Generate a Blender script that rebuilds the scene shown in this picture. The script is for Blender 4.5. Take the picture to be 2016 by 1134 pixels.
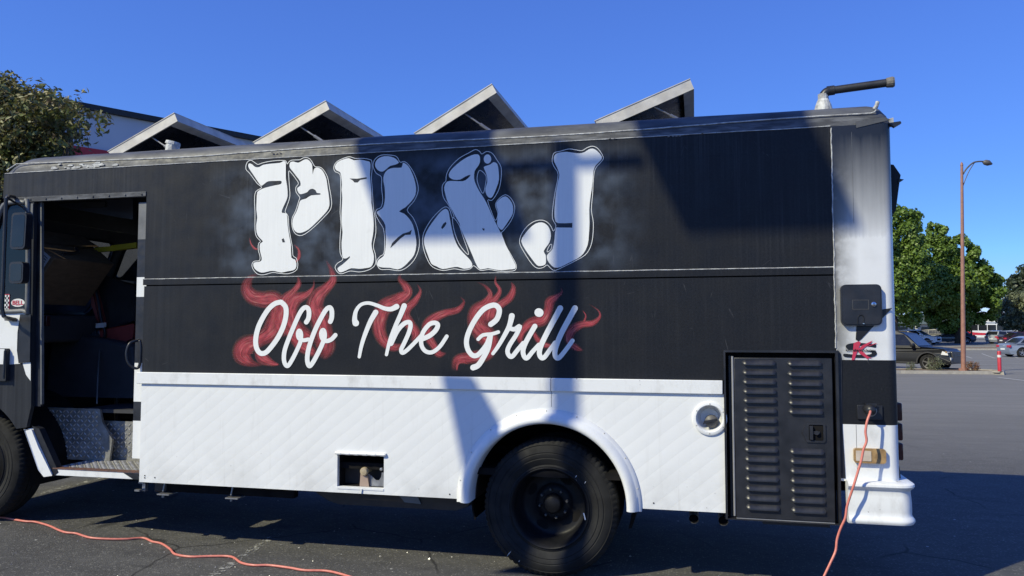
import bpy, math, random
import numpy as np
from mathutils import Vector, Matrix
from mathutils.geometry import tessellate_polygon
R = math.radians
PI = math.pi
for o in list(bpy.data.objects): bpy.data.objects.remove(o)
S = bpy.context.scene
COL = S.collection

# ------------------------------------------------------------------ camera, world, sun, exposure
FPX = 1515.0; CX = 1008.0; CY = 567.0; CH = 1.5; CD = 4.6307
PITCH = math.atan(83 / FPX); YAW = math.atan(FPX / 6368)
cam_d = bpy.data.cameras.new('camera'); cam = bpy.data.objects.new('camera', cam_d); COL.objects.link(cam)
cam_d.sensor_width = 36; cam_d.lens = FPX / 2016 * 36; cam_d.clip_start = .05; cam_d.clip_end = 6000
cam.location = (0, -CD, CH)
cam.rotation_euler = (PI / 2 + PITCH, 0, YAW)
S.camera = cam
SKY_S, SKY_A, SKY_B = .34, 2.62, .175
SX, SY = .82, .90                       # sun travel per metre of drop
sdir = Vector((SX, SY, -1)).normalized()
ELEV = math.asin(-sdir.z)
w = bpy.data.worlds.new('World'); S.world = w; w.use_nodes = True
nt = w.node_tree; nt.nodes.clear()
wo = nt.nodes.new('ShaderNodeOutputWorld'); bg = nt.nodes.new('ShaderNodeBackground')
sky = nt.nodes.new('ShaderNodeTexSky'); sky.sky_type = 'NISHITA'; sky.sun_disc = False
sky.sun_elevation = ELEV; sky.sun_rotation = math.atan2(-SX, -SY)
sky.air_density = 1.0; sky.dust_density = 0; sky.ozone_density = 3.0; sky.altitude = 1500
# the clear blue of the day: hue a touch to violet, saturation lifted, bright horizon held back
sep = nt.nodes.new('ShaderNodeSeparateColor'); sep.mode = 'HSV'; com = nt.nodes.new('ShaderNodeCombineColor'); com.mode = 'HSV'
def wm(op, a, b):
    n = nt.nodes.new('ShaderNodeMath'); n.operation = op
    for i, v in enumerate((a, b)):
        if isinstance(v, (int, float)): n.inputs[i].default_value = v
        else: nt.links.new(v, n.inputs[i])
    return n.outputs[0]
nt.links.new(sky.outputs[0], sep.inputs[0])
nt.links.new(wm('MAXIMUM', wm('ADD', sep.outputs[0], .022), .60), com.inputs[0])
nt.links.new(wm('MINIMUM', wm('POWER', sep.outputs[1], SKY_S), .98), com.inputs[1])
nt.links.new(wm('DIVIDE', wm('MULTIPLY', sep.outputs[2], SKY_A), wm('ADD', wm('MULTIPLY', sep.outputs[2], SKY_B), 1.0)), com.inputs[2])
nt.links.new(com.outputs[0], bg.inputs[0])
bg.inputs[1].default_value = .13
nt.links.new(bg.outputs[0], wo.inputs[0])
sd = bpy.data.lights.new('sun', 'SUN'); so = bpy.data.objects.new('sun', sd); COL.objects.link(so)
sd.energy = 4.8; sd.angle = R(.53); sd.color = (1, .935, .66)
so.rotation_euler = sdir.to_track_quat('-Z', 'Y').to_euler(); so.location = (-6, -10, 14)
S.view_settings.view_transform = 'Standard'; S.view_settings.look = 'None'
S.view_settings.exposure = 0; S.view_settings.gamma = 1; S.view_settings.use_curve_mapping = False
S.cycles.max_bounces = 6; S.cycles.transparent_max_bounces = 16

# ------------------------------------------------------------------ measuring: photo pixel -> place
_fw = Vector((-math.sin(YAW) * math.cos(PITCH), math.cos(YAW) * math.cos(PITCH), math.sin(PITCH)))
_rt = Vector((math.cos(YAW), math.sin(YAW), 0)); _up = _rt.cross(_fw)
_hf = Vector((-math.sin(YAW), math.cos(YAW), 0))      # level forward
def ray(px, py): return _fw + (px - CX) / FPX * _rt + (CY - py) / FPX * _up
def P(px, py, Y=0.0):
    r = ray(px, py); t = (Y + CD) / r.y
    return (r.x * t, CH + r.z * t)
def ss(a, b, x):
    t = min(1, max(0, (x - a) / (b - a))); return t * t * (3 - 2 * t)
def gz(X, Y):                                         # height of the tarmac
    return .07 * ss(-3.2, -5.2, X) * (1 - ss(4, 12, abs(Y))) - .4 * ss(9, 30, Y) + .4 * ss(60, 95, Y)
def at(px, depth, up=0.0):                            # point on the ground at photo column px and depth
    o = cam.location + _hf * depth + _rt * ((px - CX) / FPX * depth)
    return Vector((o.x, o.y, gz(o.x, o.y) + up))
def G(px, py):
    z = 0.0
    for _ in range(12):
        r = ray(px, py); t = (z - CH) / r.z
        X = r.x * t; Y = -CD + r.y * t; z = gz(X, Y)
    return Vector((X, Y, z))

# ------------------------------------------------------------------ materials
MATS = {}
def node_mat(name):
    m = bpy.data.materials.new(name); m.use_nodes = True
    n = m.node_tree; b = n.nodes['Principled BSDF']
    MATS[name] = m
    return m, n, b
def N(nt, t, **kw):
    n = nt.nodes.new(t)
    for k, v in kw.items():
        if hasattr(n, k): setattr(n, k, v)
        else: n.inputs[k].default_value = v
    return n
def L(nt, a, b): nt.links.new(a, b)
def coords(nt, scale=(1, 1, 1), kind='Object'):
    tc = N(nt, 'ShaderNodeTexCoord'); mp = N(nt, 'ShaderNodeMapping'); mp.inputs['Scale'].default_value = scale
    L(nt, tc.outputs[kind], mp.inputs[0]); return mp.outputs[0]
def noise(nt, scale, sc=(1, 1, 1), detail=4, rough=.55):
    n = N(nt, 'ShaderNodeTexNoise'); n.inputs['Scale'].default_value = scale
    n.inputs['Detail'].default_value = detail; n.inputs['Roughness'].default_value = rough
    L(nt, coords(nt, sc), n.inputs['Vector']); return n.outputs['Fac']
def mrange(nt, v, a, b, c=0.0, d=1.0):
    n = N(nt, 'ShaderNodeMapRange'); n.inputs[1].default_value = a; n.inputs[2].default_value = b
    n.inputs[3].default_value = c; n.inputs[4].default_value = d; L(nt, v, n.inputs[0]); return n.outputs[0]
def mix(nt, f, a, b, mode='MIX'):
    n = N(nt, 'ShaderNodeMix', data_type='RGBA', blend_type=mode)
    if isinstance(f, (int, float)): n.inputs[0].default_value = f
    else: L(nt, f, n.inputs[0])
    for s, v in ((6, a), (7, b)):
        if isinstance(v, tuple): n.inputs[s].default_value = (*v[:3], 1)
        else: L(nt, v, n.inputs[s])
    return n.outputs[2]
def mth(nt, op, a, b=None, c=None):
    n = N(nt, 'ShaderNodeMath', operation=op)
    for i, v in enumerate((a, b, c)):
        if v is None: continue
        if isinstance(v, (int, float)): n.inputs[i].default_value = v
        else: L(nt, v, n.inputs[i])
    return n.outputs[0]
def bump(nt, b, h, strength=.3, dist=.01):
    n = N(nt, 'ShaderNodeBump'); n.inputs['Strength'].default_value = strength; n.inputs['Distance'].default_value = dist
    L(nt, h, n.inputs['Height']); L(nt, n.outputs[0], b.inputs['Normal'])
def mat(name, c1, c2=None, rough=.5, metal=0.0, nscale=6, nsc=(1, 1, 1), bmp=.15, bscale=60, bdist=.003, lo=.35, hi=.65, spec=.5, coat=0):
    m, n, b = node_mat(name)
    c2 = c2 or tuple(x * .75 for x in c1)
    f = mrange(n, noise(n, nscale, nsc), lo, hi)
    L(n, mix(n, f, c1, c2), b.inputs['Base Color'])
    b.inputs['Roughness'].default_value = rough; b.inputs['Metallic'].default_value = metal
    b.inputs['Specular IOR Level'].default_value = spec; b.inputs['Coat Weight'].default_value = coat
    L(n, mrange(n, noise(n, nscale * 2.3), .3, .7, max(.03, rough - .08), min(1, rough + .1)), b.inputs['Roughness'])
    if bmp: bump(n, b, noise(n, bscale, detail=3), bmp, bdist)
    return m
def sepxyz(n, kind='Object'):
    tc = N(n, 'ShaderNodeTexCoord'); s = N(n, 'ShaderNodeSeparateXYZ'); L(n, tc.outputs[kind], s.inputs[0]); return s.outputs

# weathered black paint; 'haze' adds the airbrushed pale clouds round the big letters
def black_panel(name, haze=False):
    m, n, b = node_mat(name)
    streak = mrange(n, noise(n, 1, (55, 1, 1.1), 5, .6), .48, .78)
    patch = mrange(n, noise(n, 1.3, detail=3), .38, .7)
    fine = mrange(n, noise(n, 90, detail=2), .3, .8)
    x, y, z = sepxyz(n)
    top = mrange(n, z, 1.9, 2.66, .25, 1.0)
    st = mth(n, 'MULTIPLY', streak, mth(n, 'MULTIPLY', patch, top))
    c = mix(n, mth(n, 'MULTIPLY', st, .8), (.0105, .0115, .0145), (.072, .076, .088))
    left = mrange(n, x, -3.0, -4.9, 0, .55)
    c = mix(n, mth(n, 'MULTIPLY', left, mrange(n, noise(n, 1, (30, 1, .7), 4), .25, .75)), c, (.06, .064, .074))
    c = mix(n, mth(n, 'MULTIPLY', fine, .18), c, (.05, .052, .06))
    if haze:
        cl = mth(n, 'ADD', mrange(n, noise(n, 5.5, detail=2, rough=.5), .40, .80), mth(n, 'MULTIPLY', mrange(n, noise(n, 15, detail=3), .45, .8), .25))
        mx = mth(n, 'MULTIPLY', mrange(n, x, -3.3, -2.9), mrange(n, x, -.25, -.6))
        mz = mth(n, 'MULTIPLY', mrange(n, z, 1.82, 1.95), mrange(n, z, 2.66, 2.55))
        cl = mth(n, 'MULTIPLY', cl, mth(n, 'MULTIPLY', mx, mz))
        c = mix(n, mth(n, 'MULTIPLY', cl, .62), c, (.13, .17, .24))
    # fine pale scuffs
    v = N(n, 'ShaderNodeTexVoronoi', feature='DISTANCE_TO_EDGE'); v.inputs['Scale'].default_value = 5
    L(n, coords(n, (1, 1, .35)), v.inputs['Vector'])
    sc = mth(n, 'MULTIPLY', mrange(n, v.outputs['Distance'], .006, .0), mrange(n, noise(n, 9), .56, .7))
    c = mix(n, mth(n, 'MULTIPLY', sc, .25), c, (.2, .2, .22))
    L(n, c, b.inputs['Base Color'])
    L(n, mrange(n, noise(n, 7), .3, .7, .36, .52), b.inputs['Roughness'])
    b.inputs['Specular IOR Level'].default_value = .22
    wv = noise(n, 2.2, detail=2)
    bump(n, b, mth(n, 'ADD', wv, mth(n, 'MULTIPLY', noise(n, 120, detail=2), .04)), .35, .02)
    return m
M = {}
M['black'] = black_panel('black_panel_paint')
M['blackhaze'] = black_panel('black_panel_airbrushed', True)
def quilt():
    m, n, b = node_mat('white_quilted_panel')
    x, y, z = sepxyz(n)
    wob = mth(n, 'MULTIPLY', mth(n, 'SUBTRACT', noise(n, 2.0, detail=2), .5), .03)
    d1 = mth(n, 'ADD', mth(n, 'SUBTRACT', mth(n, 'MULTIPLY', z, .78), mth(n, 'MULTIPLY', x, .62)), wob)
    d2 = mth(n, 'ADD', mth(n, 'ADD', mth(n, 'MULTIPLY', z, .62), mth(n, 'MULTIPLY', x, .78)), wob)
    def ridge(d, per, wdt):
        f = mth(n, 'FRACT', mth(n, 'DIVIDE', d, per))
        a = mth(n, 'ABSOLUTE', mth(n, 'SUBTRACT', f, .5))
        return mth(n, 'POWER', mrange(n, a, 0, wdt), .5)
    r1 = ridge(d1, .071, .42); r2 = ridge(d2, .142, .30)
    vary = mrange(n, noise(n, 1.1, detail=2), .3, .7, .35, 1.0)
    h = mth(n, 'MULTIPLY', vary, mth(n, 'ADD', r1, mth(n, 'MULTIPLY', r2, .30)))
    dirt = mrange(n, noise(n, 3.5, detail=6, rough=.7), .42, .78)
    low = mrange(n, z, .75, .45, .1, .8)
    c = mix(n, mth(n, 'MULTIPLY', dirt, low), (.77, .78, .78), (.50, .50, .49))
    c = mix(n, mth(n, 'MULTIPLY', mrange(n, r1, .35, 0), mrange(n, noise(n, 6), .3, .7, .05, .4)), c, (.5, .5, .48))
    rs = mth(n, 'MULTIPLY', mrange(n, noise(n, 1, (26, 1, 1.6), 5, .7), .56, .8), mrange(n, z, 1.1, .5, .25, .8))
    c = mix(n, mth(n, 'MULTIPLY', rs, .5), c, (.42, .40, .37))
    sp = mth(n, 'MULTIPLY', mrange(n, noise(n, 45, detail=3), .68, .74), mrange(n, z, .8, .45, .1, 1))
    c = mix(n, mth(n, 'MULTIPLY', sp, .6), c, (.2, .19, .18))
    L(n, c, b.inputs['Base Color']); b.inputs['Roughness'].default_value = .42
    bump(n, b, mth(n, 'ADD', h, mth(n, 'MULTIPLY', noise(n, 3), 2.6)), .22, .004)
    return m
M['quilt'] = quilt()
def whitep(name, c=(.77, .78, .78), dirt=(.45, .44, .42), amt=.5, rough=.35):
    m, n, b = node_mat(name)
    f = mrange(n, noise(n, 9, (1, 1, .5), 6, .7), .5, .85, 0, amt)
    c0 = mix(n, f, c, dirt)
    ch = mrange(n, noise(n, 26, detail=5, rough=.7), .70, .72, 0, .8)
    c0 = mix(n, mth(n, 'MULTIPLY', ch, amt), c0, (.06, .055, .05))
    L(n, c0, b.inputs['Base Color']); b.inputs['Roughness'].default_value = rough
    bump(n, b, noise(n, 30, detail=3), .15, .004)
    return m
M['white'] = whitep('white_truck_paint', amt=.35)
M['whitechip'] = whitep('chipped_white_paint', amt=.85)
def lettermat():
    m, n, b = node_mat('white_letter_paint')
    s = mrange(n, noise(n, 1, (70, 1, 3), 3), .35, .7, 0, .3)
    d = mrange(n, noise(n, 8, detail=5, rough=.7), .6, .8, 0, .35)
    c = mix(n, s, (.80, .81, .80), (.66, .67, .67)); c = mix(n, d, c, (.52, .5, .47))
    L(n, c, b.inputs['Base Color']); b.inputs['Roughness'].default_value = .5
    bump(n, b, noise(n, 2.2, detail=2), .35, .02)
    return m
M['letter'] = lettermat()
M['letterblack'] = mat('black_letter_paint', (.012, .013, .017), (.02, .021, .026), rough=.45)
def corner():
    m, n, b = node_mat('sprayed_corner_paint')
    x, y, z = sepxyz(n)
    nz = mth(n, 'MULTIPLY', mth(n, 'SUBTRACT', noise(n, 1, (30, 1, 1.5), 5), .5), .16)
    zz = mth(n, 'ADD', z, nz)
    g = mrange(n, zz, 2.02, 2.60)
    g = mth(n, 'POWER', g, .55)
    wht = mix(n, mrange(n, noise(n, 6, detail=5), .5, .8, 0, .4), (.74, .75, .76), (.52, .52, .52))
    # soot sprayed along the seam with the black panel
    sm = mth(n, 'MULTIPLY', mrange(n, x, .90, .775), mrange(n, noise(n, 9, detail=5), .15, .5))
    sm = mth(n, 'MAXIMUM', sm, mth(n, 'MULTIPLY', mth(n, 'MULTIPLY', mrange(n, z, 1.56, 1.36), mrange(n, x, 1.0, .78)), mrange(n, noise(n, 7, detail=5), .3, .75)))
    c = mix(n, mth(n, 'MULTIPLY', sm, .85), wht, (.10, .095, .085))
    c = mix(n, g, c, (.016, .018, .024))
    L(n, c, b.inputs['Base Color']); b.inputs['Roughness'].default_value = .33
    bump(n, b, noise(n, 3), .25, .01)
    return m
M['corner'] = corner()
M['trimblack'] = mat('black_trim_paint', (.011, .012, .016), (.022, .023, .03), rough=.38, nscale=12, bmp=.1)
M['satin'] = mat('satin_black_metal', (.013, .014, .018), (.024, .025, .031), rough=.36, nscale=9, bmp=.08, bscale=150)
M['roofpaint'] = mat('dusty_roof_paint', (.045, .048, .056), (.11, .115, .125), rough=.55, nscale=4, nsc=(1, 3, 3), bmp=.3, bscale=24, bdist=.006)
M['rail'] = mat('worn_rail_metal', (.055, .058, .066), (.17, .178, .195), rough=.55, nscale=14, nsc=(.6, 3, 3), bmp=.3, bscale=45, bdist=.004, spec=.3, lo=.42, hi=.75)
M['sealant'] = mat('white_sealant', (.62, .63, .62), (.30, .30, .30), rough=.6, nscale=25, bmp=.6, bscale=70, bdist=.006)
M['alu'] = mat('dull_aluminium', (.58, .555, .51), (.43, .41, .38), rough=.5, metal=.25, nscale=9, bmp=.12, bscale=60)
M['hatchglass'] = mat('dark_hatch_skin', (.018, .02, .026), (.035, .037, .045), rough=.25, nscale=4)
M['rubber'] = mat('tyre_rubber', (.012, .012, .0125), (.024, .024, .024), rough=.8, spec=.25, nscale=9, bmp=.3, bscale=110, bdist=.002)
M['rim'] = mat('black_steel_rim', (.006, .0065, .008), (.013, .013, .015), rough=.45, nscale=8, spec=.18)
M['steel'] = mat('scratched_steel', (.42, .42, .43), (.26, .26, .27), rough=.4, metal=.7, nscale=20)
M['under'] = mat('undercarriage_black', (.008, .008, .009), (.015, .014, .014), rough=.9, nscale=8, spec=.1)
M['tank'] = mat('brown_tank_metal', (.05, .036, .026), (.028, .022, .018), rough=.6, nscale=7)
M['plate'] = mat('worn_diamond_plate', (.34, .34, .33), (.20, .195, .18), rough=.45, metal=.35, nscale=14, bmp=.2)
M['platelug'] = mat('plate_lug', (.60, .59, .56), (.42, .41, .38), rough=.35, metal=.45, nscale=20)
M['rusty'] = mat('rusty_sill_strip', (.17, .075, .05), (.09, .06, .05), rough=.6, nscale=30)
M['cab'] = mat('dark_cab_lining', (.035, .036, .042), (.055, .055, .062), rough=.6, nscale=4)
M['cabblue'] = mat('blue_grey_cab_panel', (.035, .04, .06), (.05, .055, .075), rough=.45, nscale=3)
M['seat'] = mat('red_seat_vinyl', (.34, .06, .05), (.22, .04, .035), rough=.45, nscale=6)
M['seatblack'] = mat('black_seat_vinyl', (.014, .014, .016), (.026, .026, .03), rough=.45)
M['yellow'] = mat('yellow_rail_paint', (.58, .50, .03), (.48, .40, .03), rough=.45)
M['card'] = mat('brown_cardboard', (.20, .13, .08), (.15, .10, .06), rough=.85, nscale=12, nsc=(1, 1, 4))
M['cardlabel'] = mat('white_paper_label', (.62, .64, .68), (.55, .57, .6), rough=.6)
M['grey'] = mat('grey_window_rubber', (.17, .175, .185), (.11, .115, .12), rough=.5)
M['chrome'] = mat('chrome', (.75, .76, .78), (.6, .6, .62), rough=.12, metal=1)
M['red'] = mat('red_print', (.50, .025, .05), (.42, .02, .04), rough=.4)
M['redlogo'] = mat('logo_red', (.60, .045, .10), (.5, .04, .08), rough=.4)
M['green'] = mat('green_print', (.03, .22, .10), rough=.4)
M['stickerwhite'] = mat('sticker_white', (.75, .75, .74), (.66, .66, .65), rough=.35)
M['amber'] = mat('faded_amber_lens', (.42, .27, .12), (.24, .15, .07), rough=.18, nscale=30, bmp=.5, bscale=160, bdist=.003)
M['paleamber'] = mat('bleached_lens', (.60, .52, .44), (.5, .43, .36), rough=.25, nscale=20)
M['dimlens'] = mat('dark_red_lens', (.05, .012, .014), (.03, .01, .012), rough=.15)
M['brass'] = mat('old_brass_valve', (.68, .55, .36), (.5, .4, .26), rough=.4, metal=.3)
M['tan'] = mat('tan_plastic', (.42, .30, .23), (.34, .25, .2), rough=.6)
M['cord'] = mat('salmon_orange_cord', (.66, .22, .17), (.56, .17, .13), rough=.4, nscale=30)
M['pvc'] = mat('black_pvc', (.016, .017, .020), (.03, .031, .035), rough=.38)
M['tape'] = mat('grey_tape', (.20, .185, .16), (.13, .12, .11), rough=.75, nscale=50, bmp=.6)
M['logoblack'] = mat('logo_black', (.012, .012, .014), rough=.4)
M['stain'] = mat('scratched_bare_metal', (.30, .30, .31), (.22, .22, .23), rough=.4)
def glass(name, tint=(.02, .025, .03), alpha=.35, rough=.04):
    m, n, b = node_mat(name)
    tr = N(n, 'ShaderNodeBsdfTransparent'); tr.inputs[0].default_value = (*[min(1, t * 10 + .35) for t in tint], 1)
    gl = N(n, 'ShaderNodeBsdfGlossy'); gl.inputs['Roughness'].default_value = rough
    df = N(n, 'ShaderNodeBsdfDiffuse'); df.inputs[0].default_value = (*tint, 1)
    mx = N(n, 'ShaderNodeMixShader'); mx.inputs[0].default_value = alpha
    L(n, tr.outputs[0], mx.inputs[1]); L(n, df.outputs[0], mx.inputs[2])
    fr = N(n, 'ShaderNodeFresnel'); fr.inputs[0].default_value = 1.5
    m2 = N(n, 'ShaderNodeMixShader'); L(n, fr.outputs[0], m2.inputs[0]); L(n, mx.outputs[0], m2.inputs[1]); L(n, gl.outputs[0], m2.inputs[2])
    o = [q for q in n.nodes if q.type == 'OUTPUT_MATERIAL'][0]
    L(n, m2.outputs[0], o.inputs[0]); n.nodes.remove(b)
    return m
M['cabglass'] = glass('cab_glass', tint=(.008, .010, .012), alpha=.72)
M['clearglass'] = glass('far_window_glass', tint=(.02, .022, .02), alpha=.25)
M['darkglass'] = mat('tinted_car_glass', (.012, .014, .018), (.018, .02, .024), rough=.06, bmp=0)
M['bluegrey_glass'] = mat('windscreen_glass', (.045, .06, .075), (.03, .04, .05), rough=.08, bmp=0)
def flame():
    m, n, b = node_mat('airbrushed_flame')
    uv = N(n, 'ShaderNodeUVMap'); s = N(n, 'ShaderNodeSeparateXYZ'); L(n, uv.outputs[0], s.inputs[0])
    u, v = s.outputs[0], s.outputs[1]
    c0 = mth(n, 'ABSOLUTE', mth(n, 'SUBTRACT', mth(n, 'MULTIPLY', v, 2), 1))        # 0 centre .. 1 edge
    nz = N(n, 'ShaderNodeTexNoise'); mp = N(n, 'ShaderNodeMapping'); mp.inputs['Scale'].default_value = (2.2, 7, 1)
    L(n, uv.outputs[0], mp.inputs[0]); L(n, mp.outputs[0], nz.inputs['Vector']); nz.inputs['Scale'].default_value = 1; nz.inputs['Detail'].default_value = 3
    st = mrange(n, nz.outputs['Fac'], .35, .68)
    nz2 = N(n, 'ShaderNodeTexNoise'); mp2 = N(n, 'ShaderNodeMapping'); mp2.inputs['Scale'].default_value = (1.6, 13, 1); mp2.inputs['Location'].default_value = (3, 9, 0)
    L(n, uv.outputs[0], mp2.inputs[0]); L(n, mp2.outputs[0], nz2.inputs['Vector']); nz2.inputs['Scale'].default_value = 1
    hl = mrange(n, nz2.outputs['Fac'], .58, .75)
    col = mix(n, st, (.50, .07, .085), (.25, .032, .04))
    col = mix(n, mth(n, 'MULTIPLY', hl, .75), col, (.60, .28, .23))
    rimm = mth(n, 'MULTIPLY', mrange(n, c0, .74, .9), mrange(n, nz.outputs['Fac'], .3, .6))
    col = mix(n, mth(n, 'MULTIPLY', rimm, .6), col, (.36, .20, .10))
    L(n, col, b.inputs['Base Color']); b.inputs['Roughness'].default_value = .45
    ends = mth(n, 'MULTIPLY', mrange(n, u, 0, .35), 1.0)
    s2 = N(n, 'ShaderNodeUVMap'); s2.uv_map = 'ends'; e = N(n, 'ShaderNodeSeparateXYZ'); L(n, s2.outputs[0], e.inputs[0])
    al = mth(n, 'MULTIPLY', mrange(n, c0, 1.0, .35), mth(n, 'MULTIPLY', mrange(n, e.outputs[0], 0, 1), .86))
    al = mth(n, 'MULTIPLY', al, mrange(n, nz2.outputs['Fac'], .25, .5, .45, 1.0))
    L(n, al, b.inputs['Alpha'])
    uv.uv_map = 'flow'
    return m
M['flame'] = flame()
def asphalt():
    m, n, b = node_mat('worn_asphalt')
    big = mrange(n, noise(n, .35, detail=5, rough=.6), .35, .7)
    mid = mrange(n, noise(n, 3.2, (1, 1.6, 1), detail=6, rough=.7), .3, .72)
    c = mix(n, big, (.085, .084, .082), (.125, .123, .118))
    c = mix(n, mth(n, 'MULTIPLY', mid, .7), c, (.038, .038, .038))
    v = N(n, 'ShaderNodeTexVoronoi'); v.inputs['Scale'].default_value = 62; L(n, coords(n), v.inputs['Vector'])
    sp = N(n, 'ShaderNodeSeparateColor'); L(n, v.outputs['Color'], sp.inputs[0])
    stone = mth(n, 'MULTIPLY', mrange(n, v.outputs['Distance'], .55, .2), mrange(n, sp.outputs[0], .45, 1.0))
    c = mix(n, mth(n, 'MULTIPLY', stone, .8), c, (.24, .235, .22))
    vc = N(n, 'ShaderNodeTexVoronoi', feature='DISTANCE_TO_EDGE'); vc.inputs['Scale'].default_value = .8
    wn = N(n, 'ShaderNodeTexNoise'); wn.inputs['Scale'].default_value = 3; L(n, coords(n), wn.inputs['Vector'])
    L(n, mix(n, .12, coords(n), wn.outputs['Color']), vc.inputs['Vector'])
    ck = mth(n, 'MULTIPLY', mrange(n, vc.outputs['Distance'], .009, .003), mrange(n, noise(n, .7), .5, .56))
    c = mix(n, mth(n, 'MULTIPLY', ck, .8), c, (.012, .012, .012))
    v2 = N(n, 'ShaderNodeTexVoronoi'); v2.inputs['Scale'].default_value = 9; L(n, coords(n), v2.inputs['Vector'])
    s2 = N(n, 'ShaderNodeSeparateColor'); L(n, v2.outputs['Color'], s2.inputs[0])
    fl = mth(n, 'MULTIPLY', mrange(n, v2.outputs['Distance'], .10, .07), mrange(n, s2.outputs[1], .86, .88))
    c = mix(n, fl, c, (.5, .5, .48))
    # tyre scuffs / oil
    st = mrange(n, noise(n, 1.4, (1, 3, 1), detail=4), .60, .74)
    c = mix(n, mth(n, 'MULTIPLY', st, .65), c, (.018, .018, .019))
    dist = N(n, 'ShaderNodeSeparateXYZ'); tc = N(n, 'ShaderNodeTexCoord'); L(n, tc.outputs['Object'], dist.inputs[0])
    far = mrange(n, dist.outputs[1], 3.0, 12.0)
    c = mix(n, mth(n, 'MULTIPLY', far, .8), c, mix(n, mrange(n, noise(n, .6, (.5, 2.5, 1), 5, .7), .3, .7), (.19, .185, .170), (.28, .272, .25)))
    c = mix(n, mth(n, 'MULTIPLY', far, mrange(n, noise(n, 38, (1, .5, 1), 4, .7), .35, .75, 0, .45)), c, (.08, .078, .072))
    L(n, c, b.inputs['Base Color']); b.inputs['Roughness'].default_value = .85
    h = mth(n, 'ADD', mth(n, 'MULTIPLY', noise(n, 160, detail=3), 1), mth(n, 'MULTIPLY', noise(n, 12, detail=4), .6))
    bump(n, b, h, .9, .009)
    return m
M['asphalt'] = asphalt()
def paintline():
    m, n, b = node_mat('worn_line_paint')
    f = mrange(n, noise(n, 22, detail=6, rough=.75), .50, .62)
    b.inputs['Base Color'].default_value = (.42, .42, .40, 1); b.inputs['Roughness'].default_value = .8
    L(n, f, b.inputs['Alpha']); return m
M['line'] = paintline()
M['farline'] = mat('far_line_paint', (.42, .42, .40), (.3, .3, .29), rough=.8)
M['concrete'] = mat('kerb_concrete', (.40, .375, .33), (.30, .28, .25), rough=.85, nscale=5)
M['mulch'] = mat('bark_mulch', (.12, .085, .06), (.2, .15, .11), rough=.95, nscale=9, bmp=.6, bscale=30, bdist=.03)
M['lampbrown'] = mat('brown_lamp_pole_paint', (.34, .175, .125), (.27, .135, .10), rough=.5)
M['lampgrey'] = mat('grey_lamp_metal', (.11, .105, .10), (.08, .075, .07), rough=.5)
M['bollard'] = mat('red_bollard_paint', (.52, .03, .05), (.42, .03, .045), rough=.45)
def leafmat(name, c1, c2, c3, sc=3):
    m, n, b = node_mat(name)
    f = mrange(n, noise(n, sc, detail=3), .35, .65)
    g = mrange(n, noise(n, sc * 6, detail=2), .35, .7)
    c = mix(n, g, mix(n, f, c1, c2), c3)
    L(n, c, b.inputs['Base Color']); b.inputs['Roughness'].default_value = .5
    tl = N(n, 'ShaderNodeBsdfTranslucent'); L(n, c, tl.inputs[0])
    mx = N(n, 'ShaderNodeMixShader'); mx.inputs[0].default_value = .22
    o = [q for q in n.nodes if q.type == 'OUTPUT_MATERIAL'][0]
    L(n, b.outputs[0], mx.inputs[1]); L(n, tl.outputs[0], mx.inputs[2]); L(n, mx.outputs[0], o.inputs[0])
    return m
M['leaf_near'] = leafmat('olive_brown_leaves', (.115, .16, .04), (.18, .205, .06), (.16, .11, .055), 1.2)
M['leaf_green'] = leafmat('bright_green_leaves', (.13, .215, .026), (.19, .28, .045), (.09, .155, .022), .5)
M['leaf_dark'] = leafmat('dark_far_leaves', (.03, .05, .022), (.05, .07, .03), (.04, .055, .03), .5)
M['leaf_grey'] = leafmat('grey_green_leaves', (.16, .19, .09), (.22, .23, .13), (.11, .13, .07), .7)
M['leaf_red'] = leafmat('reddish_grass', (.22, .12, .06), (.16, .17, .06), (.3, .1, .07), 6)
M['bark'] = mat('bark', (.07, .05, .035), (.11, .085, .06), rough=.9, nscale=12, bmp=.6)
M['wallwhite'] = mat('painted_store_wall', (.50, .53, .58), (.45, .48, .54), rough=.7, nscale=1)
M['wallred'] = mat('red_store_band', (.45, .03, .04), (.38, .025, .035), rough=.6)
M['capblack'] = mat('black_parapet_cap', (.012, .012, .015), rough=.5)
M['roofgreen'] = mat('green_grey_roof', (.09, .12, .10), (.12, .15, .13), rough=.7)
M['stucco'] = mat('pale_stucco', (.55, .54, .5), (.45, .44, .41), rough=.8)

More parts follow.
